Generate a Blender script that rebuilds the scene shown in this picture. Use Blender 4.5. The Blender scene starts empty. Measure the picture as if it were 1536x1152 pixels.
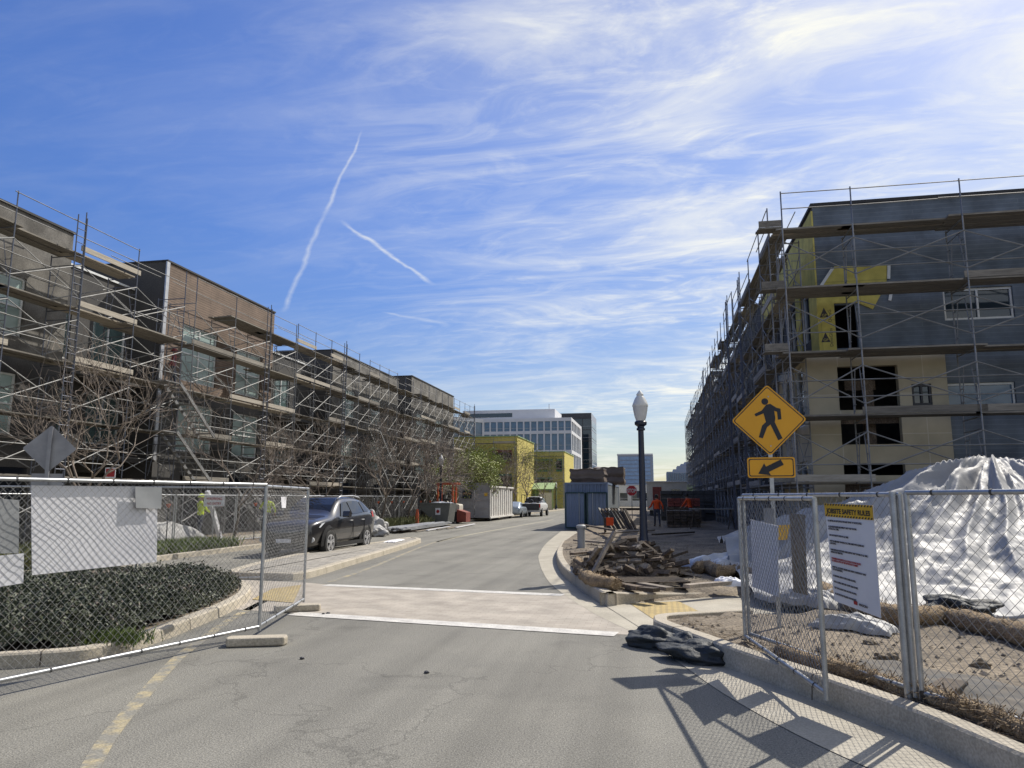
import bpy, bmesh, math, random
from mathutils import Vector, Matrix, noise
random.seed(7)
S = bpy.context.scene; COL = S.collection
R = math.radians
# ---------- camera model (also used to survey ground points from the photograph) ----------
F = 1110.0; EYE = 1.75; TH = R(11); PT = math.atan(171 / F)
FW = Vector((-math.sin(TH)*math.cos(PT), math.cos(TH)*math.cos(PT), math.sin(PT)))
RT = Vector((math.cos(TH), math.sin(TH), 0)); UP = RT.cross(FW); CAM = Vector((0, 0, EYE))
def ray(x, y): return FW + RT*((x-768)/F) + UP*((576-y)/F)
def P(x, y, z=0.0):
    d = ray(x, y); return CAM + d*((z-EYE)/d.z)
def PX(x, y, X):
    d = ray(x, y); return CAM + d*(X/d.x)
def PY(x, y, Y):
    d = ray(x, y); return CAM + d*(Y/d.y)
def PV(x, y, A, B):
    n = Vector((-(B[1]-A[1]), B[0]-A[0], 0)); d = ray(x, y)
    return CAM + d*(n.dot(Vector((A[0], A[1], 0))-CAM)/n.dot(d))
def zat(xy, py):
    lo, hi = -5., 60.
    for _ in range(50):
        m = (lo+hi)/2; d = Vector((xy[0], xy[1], m))-CAM
        y = 576 - F*d.dot(UP)/d.dot(FW)
        if y > py: lo = m
        else: hi = m
    return lo
# ---------- materials ----------
MATS = {}
def nd(nt, t, **k):
    n = nt.nodes.new(t)
    for a, v in k.items():
        if a.startswith('i_'): n.inputs[a[2:].replace('_', ' ')].default_value = v
        else: setattr(n, a, v)
    return n
def rgba(c): return (c[0], c[1], c[2], 1)
def pm(name, c1, c2=None, scale=4, rough=.7, metal=0, bump=0, bscale=40, fine=0, fscale=150, stretch=None, spec=.5, lo=.35, hi=.65, coord='Object', orand=0):
    m = bpy.data.materials.new(name); m.use_nodes = True; nt = m.node_tree; L = nt.links
    b = nt.nodes['Principled BSDF']; b.inputs['Roughness'].default_value = rough; b.inputs['Metallic'].default_value = metal
    b.inputs['Specular IOR Level'].default_value = spec
    tc = nd(nt, 'ShaderNodeTexCoord'); vec = tc.outputs[coord]
    if stretch:
        mp = nd(nt, 'ShaderNodeMapping'); mp.inputs['Scale'].default_value = stretch; L.new(vec, mp.inputs[0]); vec = mp.outputs[0]
    if c2 is None: c2 = tuple(v*.8 for v in c1)
    n1 = nd(nt, 'ShaderNodeTexNoise', i_Scale=scale, i_Detail=6., i_Roughness=.6); L.new(vec, n1.inputs['Vector'])
    cr = nd(nt, 'ShaderNodeValToRGB'); cr.color_ramp.elements[0].position = lo; cr.color_ramp.elements[1].position = hi
    cr.color_ramp.elements[0].color = rgba(c1); cr.color_ramp.elements[1].color = rgba(c2)
    L.new(n1.outputs['Fac'], cr.inputs[0]); col = cr.outputs[0]
    if fine:
        n2 = nd(nt, 'ShaderNodeTexNoise', i_Scale=fscale, i_Detail=2.); L.new(vec, n2.inputs['Vector'])
        mr = nd(nt, 'ShaderNodeMapRange'); mr.inputs[1].default_value = .3; mr.inputs[2].default_value = .7
        mr.inputs[3].default_value = 1-fine; mr.inputs[4].default_value = 1+fine; L.new(n2.outputs['Fac'], mr.inputs[0])
        mx = nd(nt, 'ShaderNodeVectorMath', operation='SCALE'); L.new(col, mx.inputs[0]); L.new(mr.outputs[0], mx.inputs['Scale']); col = mx.outputs[0]
    if orand:
        oi = nd(nt, 'ShaderNodeObjectInfo'); mr = nd(nt, 'ShaderNodeMapRange'); mr.inputs[3].default_value = 1-orand; mr.inputs[4].default_value = 1+orand; L.new(oi.outputs['Random'], mr.inputs[0]); mx = nd(nt, 'ShaderNodeVectorMath', operation='SCALE'); L.new(col, mx.inputs[0]); L.new(mr.outputs[0], mx.inputs['Scale']); col = mx.outputs[0]
    L.new(col, b.inputs['Base Color'])
    if bump:
        n3 = nd(nt, 'ShaderNodeTexNoise', i_Scale=bscale, i_Detail=4.); L.new(vec, n3.inputs['Vector'])
        bp = nd(nt, 'ShaderNodeBump', i_Strength=bump, i_Distance=.02); L.new(n3.outputs['Fac'], bp.inputs['Height']); L.new(bp.outputs[0], b.inputs['Normal'])
    MATS[name] = m; return m
def bricky(name, c1, c2, cm, sx, w, h, mortar=.01, rough=.85, offset=.5, axis='XY', bump=.4, nscale=6, amt=.25):
    m = pm(name, c1, c2, rough=rough); nt = m.node_tree; L = nt.links; b = nt.nodes['Principled BSDF']
    for n in list(nt.nodes):
        if n.type not in ('BSDF_PRINCIPLED', 'OUTPUT_MATERIAL', 'TEX_COORD'): nt.nodes.remove(n)
    tc = nt.nodes['Texture Coordinate']; sp = nd(nt, 'ShaderNodeSeparateXYZ'); cb = nd(nt, 'ShaderNodeCombineXYZ'); L.new(tc.outputs['Object'], sp.inputs[0])
    for i, a in enumerate(axis):
        if a == '+':
            ad = nd(nt, 'ShaderNodeMath', operation='ADD'); L.new(sp.outputs[0], ad.inputs[0]); L.new(sp.outputs[1], ad.inputs[1]); L.new(ad.outputs[0], cb.inputs[i])
        else: L.new(sp.outputs['XYZ'.index(a)], cb.inputs[i])
    bk = nd(nt, 'ShaderNodeTexBrick', offset=offset); bk.inputs['Color1'].default_value = rgba(c1); bk.inputs['Color2'].default_value = rgba(c2); bk.inputs['Mortar'].default_value = rgba(cm)
    bk.inputs['Scale'].default_value = sx; bk.inputs['Mortar Size'].default_value = mortar; bk.inputs['Brick Width'].default_value = w; bk.inputs['Row Height'].default_value = h
    L.new(cb.outputs[0], bk.inputs['Vector'])
    n2 = nd(nt, 'ShaderNodeTexNoise', i_Scale=nscale, i_Detail=6.); L.new(tc.outputs['Object'], n2.inputs['Vector'])
    mr = nd(nt, 'ShaderNodeMapRange'); mr.inputs[1].default_value = .3; mr.inputs[2].default_value = .7; mr.inputs[3].default_value = 1-amt; mr.inputs[4].default_value = 1+amt
    L.new(n2.outputs['Fac'], mr.inputs[0]); mx = nd(nt, 'ShaderNodeVectorMath', operation='SCALE'); L.new(bk.outputs['Color'], mx.inputs[0]); L.new(mr.outputs[0], mx.inputs['Scale'])
    L.new(mx.outputs[0], b.inputs['Base Color'])
    if bump:
        bp = nd(nt, 'ShaderNodeBump', i_Strength=bump, i_Distance=.02, invert=True); L.new(bk.outputs['Fac'], bp.inputs['Height']); L.new(bp.outputs[0], b.inputs['Normal'])
    return m
pm('asphalt', (.225, .215, .185), (.175, .168, .147), scale=.35, rough=.9, bump=.5, bscale=90, fine=.42, fscale=75)
def roadify(m):
    nt = m.node_tree; L = nt.links; b = nt.nodes['Principled BSDF']; src = b.inputs['Base Color'].links[0].from_socket; tc = nt.nodes['Texture Coordinate']
    def layer(src, sc, ns, lo, hi, a, b_, det=5., dist=0.):
        mp = nd(nt, 'ShaderNodeMapping'); mp.inputs['Scale'].default_value = sc; mp.inputs['Rotation'].default_value = (0, 0, R(5)); L.new(tc.outputs['Object'], mp.inputs[0]); n = nd(nt, 'ShaderNodeTexNoise', i_Scale=ns, i_Detail=det, i_Distortion=dist); L.new(mp.outputs[0], n.inputs['Vector'])
        mr = nd(nt, 'ShaderNodeMapRange'); mr.inputs[1].default_value = lo; mr.inputs[2].default_value = hi; mr.inputs[3].default_value = a; mr.inputs[4].default_value = b_; L.new(n.outputs['Fac'], mr.inputs[0])
        mx = nd(nt, 'ShaderNodeVectorMath', operation='SCALE'); L.new(src, mx.inputs[0]); L.new(mr.outputs[0], mx.inputs['Scale']); return mx.outputs[0]
    src = layer(src, (1.6, .07, 1), 1.1, .42, .66, 1.04, .80, 6.); src = layer(src, (1, 1, 1), .9, .58, .72, 1., .80, 8., .6); src = layer(src, (1, 1, 1), 2.6, .66, .74, 1., 1.16, 6.); src = layer(src, (1, 1, 1), 38., .60, .70, 1., .72, 2.); src = layer(src, (1, 1, 1), 55., .62, .70, 1., 1.3, 1.)
    v = nd(nt, 'ShaderNodeTexVoronoi', feature='DISTANCE_TO_EDGE', i_Scale=.2); n = nd(nt, 'ShaderNodeTexNoise', i_Scale=1.6, i_Detail=5.); L.new(tc.outputs['Object'], n.inputs['Vector']); vm = nd(nt, 'ShaderNodeVectorMath', operation='SCALE'); vm.inputs['Scale'].default_value = 1.6; L.new(n.outputs['Color'], vm.inputs[0]); va = nd(nt, 'ShaderNodeVectorMath', operation='ADD'); L.new(vm.outputs[0], va.inputs[0]); L.new(tc.outputs['Object'], va.inputs[1]); L.new(va.outputs[0], v.inputs['Vector'])
    mr = nd(nt, 'ShaderNodeMapRange'); mr.inputs[1].default_value = .0; mr.inputs[2].default_value = .006; mr.inputs[3].default_value = .72; mr.inputs[4].default_value = 1; L.new(v.outputs['Distance'], mr.inputs[0]); mx = nd(nt, 'ShaderNodeVectorMath', operation='SCALE'); L.new(src, mx.inputs[0]); L.new(mr.outputs[0], mx.inputs['Scale']); L.new(mx.outputs[0], b.inputs['Base Color'])
roadify(MATS['asphalt'])
pm('asphalt_side', (.20, .2, .195), (.17, .17, .168), scale=.5, rough=.9, bump=.4, bscale=90, fine=.3, fscale=75)
pm('dirt', (.235, .19, .135), (.10, .082, .062), scale=1.1, rough=.95, bump=1.0, bscale=14, fine=.45, fscale=26)
pm('earth', (.2, .17, .13), (.16, .14, .10), scale=.3, rough=.95, fine=.3, fscale=20)
pm('concrete', (.42, .385, .31), (.33, .30, .24), scale=1.6, rough=.85, bump=.25, bscale=60, fine=.16, fscale=60)
pm('kerb_concrete', (.46, .41, .33), (.36, .32, .25), scale=2.5, rough=.88, bump=.3, bscale=50, fine=.2, fscale=50)
pm('white_paint', (.62, .60, .55), (.45, .43, .40), scale=5, rough=.7, fine=.2, fscale=60)
pm('yellow_paint', (.36, .305, .19), (.215, .205, .175), scale=5, rough=.85, fine=.3, fscale=60, lo=.40, hi=.54)
pm('pale_line', (.42, .38, .27), (.28, .26, .2), scale=5, rough=.75, fine=.2, fscale=60)
bricky('crosswalk_brick', (.385, .345, .29), (.345, .305, .255), (.30, .265, .225), 1, .21, .105, mortar=.006, nscale=2, amt=.22, bump=.2)
bricky('median_paver', (.36, .33, .28), (.27, .25, .22), (.16, .15, .13), 1, .42, .21, mortar=.012, nscale=5)
bricky('tactile', (.50, .37, .15), (.45, .34, .14), (.34, .26, .12), 1, .09, .09, mortar=.022, offset=0, nscale=3, amt=.15)
pm('galv', (.46, .47, .48), (.33, .34, .35), scale=8, rough=.42, metal=.75, fine=.12)
pm('wire', (.30, .30, .30), (.21, .21, .21), scale=8, rough=.6, metal=.4)
pm('dark_fabric_shaded_board', (.09, .088, .085), (.15, .13, .105), scale=5, rough=.95)
pm('scaf_steel', (.30, .305, .32), (.18, .18, .185), scale=2, rough=.6, metal=.35)
pm('scaf_blue', (.17, .185, .23), (.115, .12, .15), scale=2, rough=.5, metal=.5)
pm('stair_metal', (.25, .25, .25), (.15, .15, .15), scale=3, rough=.6, metal=.3)
pm('scaf_brace', (.30, .30, .295), (.17, .17, .17), scale=3, rough=.65, metal=.3)
pm('scaf_red', (.28, .06, .06), (.2, .05, .05), rough=.5)
pm('plank', (.265, .24, .205), (.15, .138, .12), scale=2, rough=.88, orand=.25, stretch=(1, 8, 8), fine=.25, fscale=12)
pm('plank_new', (.42, .38, .32), (.30, .265, .215), scale=2, rough=.85, stretch=(1, 8, 8), fine=.2, fscale=12)
pm('old_wood', (.13, .097, .07), (.06, .047, .037), scale=3, rough=.9, fine=.4, fscale=25, orand=.45)
pm('wood_grey', (.30, .255, .205), (.17, .145, .12), scale=3, rough=.9, fine=.3, fscale=25, orand=.3)
pm('stucco_grey', (.20, .19, .175), (.085, .08, .074), scale=.9, rough=.95, bump=.3, bscale=30, fine=.2, fscale=20)
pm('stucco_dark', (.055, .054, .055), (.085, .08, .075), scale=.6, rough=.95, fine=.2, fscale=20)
bricky('brown_siding', (.175, .125, .095), (.155, .11, .083), (.08, .058, .045), 1, 3.5, .115, mortar=.012, axis='+Z', nscale=1.2)
bricky('dark_siding', (.135, .162, .20), (.12, .145, .18), (.165, .19, .225), 1, 6., .14, mortar=.011, axis='+Z', nscale=1.5, bump=.3, amt=.3)  # siding tone lifted and blued, lens glare put into the colour
bricky('beige_panel', (.47, .41, .29), (.44, .38, .27), (.56, .51, .41), 1, 2.4, 1.22, mortar=.012, axis='+Z', nscale=1.5, bump=.1, amt=.12, offset=0)
bricky('yellow_board', (.55, .46, .12), (.50, .42, .105), (.38, .32, .09), 1, 2.4, 1.22, mortar=.012, axis='+Z', nscale=3, bump=.1, amt=.18)
pm('interior_dark', (.075, .072, .07), (.04, .04, .042), rough=.95)
pm('frame_white', (.72, .73, .73), (.62, .63, .63), rough=.5)
pm('frame_green', (.05, .22, .14), (.04, .17, .11), rough=.7)
pm('trim_metal', (.5, .51, .53), (.38, .39, .42), scale=3, rough=.45, metal=.5)
pm('roof_black', (.035, .035, .038), rough=.8)
def glass(name, c, rough=.06, spec=.9, metal=0):
    m = pm(name, c, tuple(v*.7 for v in c), scale=.6, rough=rough, spec=spec, metal=metal); return m
glass('window_glass', (.10, .15, .15)); glass('window_pale', (.33, .43, .41), rough=.25); glass('blue_glass', (.06, .14, .25), rough=.12); glass('dark_glass', (.02, .035, .05))
glass('tower_glass', (.20, .33, .55), rough=.3); glass('car_glass', (.012, .014, .017), rough=.03)
pm('tower_grey', (.30, .34, .42), (.26, .30, .38), rough=.8); pm('office_white', (.62, .63, .66), (.55, .56, .6), scale=.2, rough=.7)
pm('black_plastic', (.015, .015, .016), rough=.5); pm('tyre', (.018, .018, .018), (.03, .03, .03), rough=.9)
pm('alloy', (.55, .55, .56), (.45, .45, .46), rough=.35, metal=.35)
pm('suv_paint', (.040, .038, .040), (.032, .031, .033), scale=1, rough=.3, metal=.4); MATS['suv_paint'].node_tree.nodes['Principled BSDF'].inputs['Coat Weight'].default_value = 1
pm('white_car', (.68, .68, .68), rough=.3); pm('silver_car', (.35, .40, .46), rough=.3, metal=.4)
pm('red_lamp', (.5, .02, .02), rough=.25); pm('clear_lamp', (.65, .66, .66), rough=.15)
pm('post_blue', (.011, .016, .04), (.008, .012, .028), rough=.35); pm('lamp_white', (.68, .68, .66), (.6, .6, .58), rough=.25)
pm('sign_yellow', (.78, .37, .01), (.72, .34, .01), scale=2, rough=.45); pm('sign_black', (.012, .013, .02), rough=.5)
pm('sign_back', (.30, .30, .32), (.22, .22, .24), scale=3, rough=.5, metal=.5); pm('sign_red', (.5, .015, .025), rough=.45)
pm('board_white', (.70, .70, .73), (.62, .62, .66), scale=2, rough=.6); pm('board_grey', (.30, .31, .32), (.24, .25, .26), rough=.6)
pm('ink', (.06, .055, .06), rough=.8); pm('ink_red', (.35, .03, .03), rough=.8); pm('hazard_yellow', (.75, .45, .03), rough=.6)
pm('tarp', (.36, .356, .35), (.27, .267, .262), scale=1.2, rough=.6, bump=.3, bscale=11, spec=.35); MATS['tarp'].node_tree.nodes['Principled BSDF'].inputs['Specular IOR Level'].default_value = .5
pm('tarp_clear', (.40, .42, .46), (.30, .32, .36), scale=2, rough=.3, bump=.6, bscale=8)
pm('wattle', (.34, .25, .15), (.20, .145, .09), scale=9, rough=.98, bump=1, bscale=60, fine=.5, fscale=60)
pm('bag_black', (.014, .019, .024), (.022, .028, .034), scale=6, rough=.65, bump=.6, bscale=25)
pm('steel_grey', (.42, .43, .45), (.32, .33, .35), scale=3, rough=.5, metal=.3); pm('steel_dark', (.05, .05, .055), rough=.6)
pm('hopper_grey', (.13, .135, .125), (.10, .105, .10), scale=2, rough=.6)
pm('orange_paint', (.50, .10, .04), (.4, .08, .03), rough=.5); pm('machine_cream', (.55, .52, .45), (.45, .42, .35), scale=3, rough=.6); pm('rust_red', (.24, .05, .035), (.15, .035, .028), rough=.7)
pm('dumpster_white', (.70, .68, .64), (.46, .40, .36), scale=1.6, rough=.7, lo=.5, hi=.8); pm('dumpster_grey', (.36, .36, .37), (.27, .27, .28), scale=1.2, rough=.7)
pm('label_navy', (.015, .03, .05), rough=.6); pm('label_orange', (.65, .28, .03), rough=.6)
pm('cont_blue', (.185, .245, .37), (.15, .20, .30), scale=1, rough=.6); pm('cont_lit_grey', (.42, .46, .49), (.36, .40, .43), scale=1, rough=.6); pm('cont_green', (.02, .065, .075), rough=.6)  # container grey is its blue as lit, sunlight put into the colour
pm('wrap_brown', (.14, .105, .085), (.10, .075, .06), scale=2, rough=.55, bump=.5, bscale=5)
pm('hivis_orange', (.75, .09, .015), (.65, .07, .012), scale=5, rough=.8); pm('hivis_yellow', (.55, .7, .04), rough=.8)
pm('denim', (.05, .06, .09), (.035, .04, .06), rough=.9); pm('skin', (.35, .2, .14), rough=.6); pm('hair', (.015, .012, .01), rough=.7); pm('boot', (.12, .08, .05), rough=.8)
pm('bark', (.17, .14, .115), (.09, .075, .062), scale=6, rough=.95); pm('twig', (.27, .225, .185), (.16, .13, .11), scale=3, rough=.95)
pm('leaf_spring', (.30, .33, .07), (.18, .22, .05), scale=1, rough=.7); pm('shrub_leaf', (.075, .085, .048), (.036, .045, .028), scale=2.2, rough=.58, spec=.4, fine=.35, fscale=40)
pm('shrub_flower', (.20, .19, .15), (.14, .10, .085), rough=.8); pm('grass', (.12, .17, .03), (.08, .11, .025), scale=.8, rough=.8); pm('weed_dry', (.17, .17, .07), (.10, .11, .045), scale=.8, rough=.9)
pm('green_pale', (.30, .42, .20), (.26, .36, .17), rough=.7); pm('white_panel', (.7, .7, .68), rough=.7); pm('red_brick', (.16, .065, .05), (.12, .05, .04), rough=.9)
M = MATS
# ---------- mesh builder ----------
INV = {}
class MB:
    def __init__(s): s.v = []; s.f = []; s.m = []
    def add(s, vs, fs, mi=0):
        o = len(s.v); s.v.extend(Vector(v) for v in vs); s.f.extend(tuple(i+o for i in f) for f in fs); s.m.extend([mi]*len(fs)); return s
    def box(s, c, d, mi=0, rz=0, M4=None):
        x, y, z = d[0]/2, d[1]/2, d[2]/2
        vs = [Vector((a*x, b*y, e*z)) for a in (-1, 1) for b in (-1, 1) for e in (-1, 1)]
        if M4 is None: M4 = Matrix.Rotation(rz, 4, 'Z')
        c = Vector(c); return s.add([M4 @ v + c for v in vs], [(0, 1, 3, 2), (4, 6, 7, 5), (0, 4, 5, 1), (2, 3, 7, 6), (0, 2, 6, 4), (1, 5, 7, 3)], mi)
    def b2(s, lo, hi, mi=0): return s.box([(a+b)/2 for a, b in zip(lo, hi)], [abs(b-a) for a, b in zip(lo, hi)], mi)
    def frame_of(s, p0, p1, ref=None):
        d = (p1-p0); L = d.length; d = d/L if L > 1e-9 else Vector((0, 0, 1))
        r = ref or (Vector((0, 0, 1)) if abs(d.z) < .95 else Vector((1, 0, 0)))
        a = d.cross(r).normalized(); b = a.cross(d).normalized(); return d, a, b
    def bar(s, p0, p1, w, h, mi=0):
        p0 = Vector(p0); p1 = Vector(p1); d, a, b = s.frame_of(p0, p1); vs = []
        for p in (p0, p1):
            for x, y in ((-1, -1), (1, -1), (1, 1), (-1, 1)): vs.append(p+a*(x*w/2)+b*(y*h/2))
        return s.add(vs, [(0, 1, 2, 3), (7, 6, 5, 4), (0, 4, 5, 1), (1, 5, 6, 2), (2, 6, 7, 3), (3, 7, 4, 0)], mi)
    def tube(s, p0, p1, r0, r1=None, n=6, mi=0, cap=True): return s.path([p0, p1], [r0, r0 if r1 is None else r1], n, mi, cap)
    def path(s, pts, rs, n=6, mi=0, cap=True):
        pts = [Vector(p) for p in pts]; k = len(pts)
        if not isinstance(rs, (list, tuple)): rs = [rs]*k
        vs = []; fs = []
        for i, p in enumerate(pts):
            q0 = pts[max(0, i-1)]; q1 = pts[min(k-1, i+1)]; d, a, b = s.frame_of(q0, q1)
            for j in range(n):
                t = 2*math.pi*j/n; vs.append(p+(a*math.cos(t)+b*math.sin(t))*rs[i])
        for i in range(k-1):
            for j in range(n):
                j2 = (j+1) % n; fs.append((i*n+j, i*n+j2, (i+1)*n+j2, (i+1)*n+j))
        if cap and n > 2: fs.append(tuple(range(n-1, -1, -1))); fs.append(tuple((k-1)*n+j for j in range(n)))
        return s.add(vs, fs, mi)
    def lathe(s, prof, n=16, mi=0, c=(0, 0, 0), axis='Z', cap=True):
        vs = []; fs = []; c = Vector(c)
        for r, z in prof:
            for j in range(n):
                t = 2*math.pi*j/n; v = Vector((r*math.cos(t), r*math.sin(t), z))
                if axis == 'Y': v = Vector((v.x, v.z, v.y))
                if axis == 'X': v = Vector((v.z, v.x, v.y))
                vs.append(c+v)
        for i in range(len(prof)-1):
            for j in range(n):
                j2 = (j+1) % n; fs.append((i*n+j, i*n+j2, (i+1)*n+j2, (i+1)*n+j))
        if cap: fs.append(tuple(range(n-1, -1, -1))); fs.append(tuple((len(prof)-1)*n+j for j in range(n)))
        return s.add(vs, fs, mi)
    def prism(s, poly, z0, z1, mi=0, T=None):
        n = len(poly); vs = [Vector((p[0], p[1], z0)) for p in poly]+[Vector((p[0], p[1], z1)) for p in poly]
        if T is not None: vs = [T @ v for v in vs]
        return s.add(vs, [tuple(range(n-1, -1, -1)), tuple(range(n, 2*n))]+[(i, (i+1) % n, n+(i+1) % n, n+i) for i in range(n)], mi)
    def quad(s, a, b, c, d, mi=0): return s.add([a, b, c, d], [(0, 1, 2, 3)], mi)
    def strip(s, A, B, mi=0):
        n = len(A); return s.add(list(A)+list(B), [(i, i+1, n+i+1, n+i) for i in range(n-1)], mi)
    def build(s, name, mats, parent=None, smooth=False, local=False, bevel=0):
        me = bpy.data.meshes.new(name); vs = s.v
        if parent is not None and not local and parent in INV: mi = INV[parent]; vs = [mi @ v for v in vs]
        me.from_pydata([tuple(v) for v in vs], [], s.f)
        for m in (mats if isinstance(mats, (list, tuple)) else [mats]): me.materials.append(M[m] if isinstance(m, str) else m)
        me.polygons.foreach_set('material_index', s.m)
        if smooth: me.polygons.foreach_set('use_smooth', [True]*len(me.polygons))
        me.update(); bm = bmesh.new(); bm.from_mesh(me); bmesh.ops.recalc_face_normals(bm, faces=bm.faces); bm.to_mesh(me); bm.free()
        if smooth and smooth != True: me.set_sharp_from_angle(angle=R(smooth))
        o = bpy.data.objects.new(name, me); COL.objects.link(o)
        if parent is not None:
            o.parent = parent
            if not local and parent in INV: INV[o] = INV[parent]
        if bevel:
            b = o.modifiers.new('bevel', 'BEVEL'); b.width = bevel; b.segments = 2; b.limit_method = 'ANGLE'
        return o
def tag(o, label=None, cat=None, group=None, kind=None):
    if label: o['label'] = label
    if cat: o['category'] = cat
    if group: o['group'] = group
    if kind: o['kind'] = kind
    return o
def thing(name, label, cat, loc=(0, 0, 0), rz=0, group=None):
    o = bpy.data.objects.new(name, None); COL.objects.link(o); o.location = loc; o.rotation_euler = (0, 0, rz); o.empty_display_size = .2
    INV[o] = (Matrix.Translation(loc) @ Matrix.Rotation(rz, 4, 'Z')).inverted(); return tag(o, label, cat, group)
def struct(mb, name, mats, **k): return tag(mb.build(name, mats, **k), kind='structure')
def inst(src, parent, loc=(0, 0, 0), rot=(0, 0, 0), sc=(1, 1, 1)):
    o = src.copy(); COL.objects.link(o); o.parent = parent; o.location = loc; o.rotation_euler = rot; o.scale = sc; return o
def copy_tree(o, parent=None):
    c = o.copy(); COL.objects.link(c)
    if parent: c.parent = parent
    for ch in [x for x in COL.objects if x.parent == o]: copy_tree(ch, c)
    return c
class Lib:      # a mesh used for many parts: the first part made from it is the original
    def __init__(s, mb, name, mats, **k): s.mb, s.name, s.mats, s.k, s.me = mb, name, mats, k, None
    def put(s, parent, loc=(0, 0, 0), rot=(0, 0, 0), sc=(1, 1, 1), mat=None):
        if s.me is None:
            o = s.mb.build(s.name, s.mats, parent, local=True, **s.k); s.me = o.data
        else:
            o = bpy.data.objects.new(s.name, s.me); COL.objects.link(o); o.parent = parent
        o.location = loc; o.rotation_euler = rot; o.scale = sc; return o
def text(s, size, mat, parent, T, name='lettering', align='CENTER', ext=.001, bold=0, fit=None):
    cu = bpy.data.curves.new('t', 'FONT'); cu.body = s; cu.size = size; cu.align_x = align; cu.extrude = ext; cu.offset = bold
    t = bpy.data.objects.new('t', cu); COL.objects.link(t)
    dg = bpy.context.evaluated_depsgraph_get(); me = bpy.data.meshes.new_from_object(t.evaluated_get(dg)); bpy.data.objects.remove(t)
    if fit:
        xs_ = [v.co.x for v in me.vertices]; k_ = fit/(max(xs_)-min(xs_)); me.transform(Matrix.Diagonal((k_, 1, 1, 1))); text.k = k_
    Tm = (INV[parent] if parent in INV else Matrix()) @ T
    me.transform(Tm); me.materials.clear(); me.materials.append(M[mat]); o = bpy.data.objects.new(name, me); COL.objects.link(o); o.parent = parent; return o
def plane_mat(o, xdir, zdir=(0, 0, 1)):
    # local x -> xdir, local y -> zdir, local z -> facing
    x = Vector(xdir).normalized(); y = Vector(zdir).normalized(); z = x.cross(y)
    m = Matrix((x, y, z)).transposed().to_4x4(); m.translation = Vector(o); return m
def wall_holes(mb, o, u, W, z0, z1, holes, nrm, depth=.15, mi=0, mj=0):
    # vertical wall from point o along unit u, holes = (u0,u1,z0,z1), with reveals going inward (against nrm)
    o = Vector(o); u = Vector(u); nrm = Vector(nrm); us = sorted({0, W} | {min(max(h[i], 0), W) for h in holes for i in (0, 1)}); zs = sorted({z0, z1} | {min(max(h[i], z0), z1) for h in holes for i in (2, 3)})
    pt = lambda a, z, d=0: o+u*a-nrm*d+Vector((0, 0, z-o.z))
    for a, b in zip(us, us[1:]):
        for c, d in zip(zs, zs[1:]):
            x, z = (a+b)/2, (c+d)/2
            if any(h[0] < x < h[1] and h[2] < z < h[3] for h in holes): continue
            mb.quad(pt(a, c), pt(b, c), pt(b, d), pt(a, d), mi)
    for h in holes:
        for (a, c), (b, d) in (((h[0], h[2]), (h[1], h[2])), ((h[1], h[2]), (h[1], h[3])), ((h[1], h[3]), (h[0], h[3])), ((h[0], h[3]), (h[0], h[2]))):
            mb.quad(pt(a, c), pt(b, d), pt(b, d, depth), pt(a, c, depth), mj)
def window(parent, o, u, nrm, h, mats=('frame_white', 'window_glass'), mull=1, depth=.1, fw=.07, transom=0):
    o = Vector(o); u = Vector(u); nrm = Vector(nrm); pt = lambda a, z, d: o+u*a-nrm*d+Vector((0, 0, z-o.z))
    f = MB(); a0, a1, c0, c1 = h; e = .004
    bars = [((a0+e, c0+fw/2+e), (a1-e, c0+fw/2+e), fw), ((a0+e, c1-fw/2-e), (a1-e, c1-fw/2-e), fw)]
    for (a, c), (b, d), w in bars: f.bar(pt(a, c, depth), pt(b, d, depth), .06, w)
    for i in range(mull+2):
        a = a0+fw/2+e+(a1-a0-fw-2*e)*i/(mull+1); f.bar(pt(a, c0+fw+e, depth), pt(a, c1-fw-e, depth), fw, .056)
    for i in range(transom):
        z = c0+(c1-c0)*(i+1)/(transom+1); f.bar(pt(a0+fw+e, z, depth), pt(a1-fw-e, z, depth), .05, fw*.8)
    fr = f.build('window', mats[0], parent)
    g = MB(); g.quad(pt(a0+.02, c0+.02, depth+.02), pt(a1-.02, c0+.02, depth+.02), pt(a1-.02, c1-.02, depth+.02), pt(a0+.02, c1-.02, depth+.02))
    g.build('pane', mats[1], fr)
    return fr
def nz(x, y, z=0, s=1.): return noise.noise(Vector((x*s, y*s, z)))
# ---------- camera, light, sky ----------
cd = bpy.data.cameras.new('camera'); cam = bpy.data.objects.new('camera', cd); COL.objects.link(cam); S.camera = cam
cd.sensor_width = 36; cd.lens = 36*F/1536; cd.clip_end = 6000; cam.location = CAM
cam.matrix_world = Matrix.Translation(CAM) @ Matrix((RT, UP, -FW)).transposed().to_4x4()
SUN_EL = R(46); SD = Vector((.56, .83, 0)).normalized()*math.cos(SUN_EL)+Vector((0, 0, math.sin(SUN_EL)))
sl = bpy.data.lights.new('sun', 'SUN'); sl.energy = 4.6; sl.angle = R(.5); sl.color = (1, .94, .84)
so = bpy.data.objects.new('sun', sl); COL.objects.link(so); so.rotation_euler = SD.to_track_quat('Z', 'Y').to_euler(); so.location = (30, 40, 60)
W = bpy.data.worlds.new('World'); S.world = W; W.use_nodes = True; nt = W.node_tree; L = nt.links
bg = nt.nodes['Background']; bg.inputs['Strength'].default_value = .118
sky = nd(nt, 'ShaderNodeTexSky', sky_type='NISHITA', sun_disc=False, sun_elevation=SUN_EL, sun_rotation=math.atan2(SD.x, SD.y), air_density=1.0, dust_density=.6, ozone_density=2.5, altitude=0)
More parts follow.
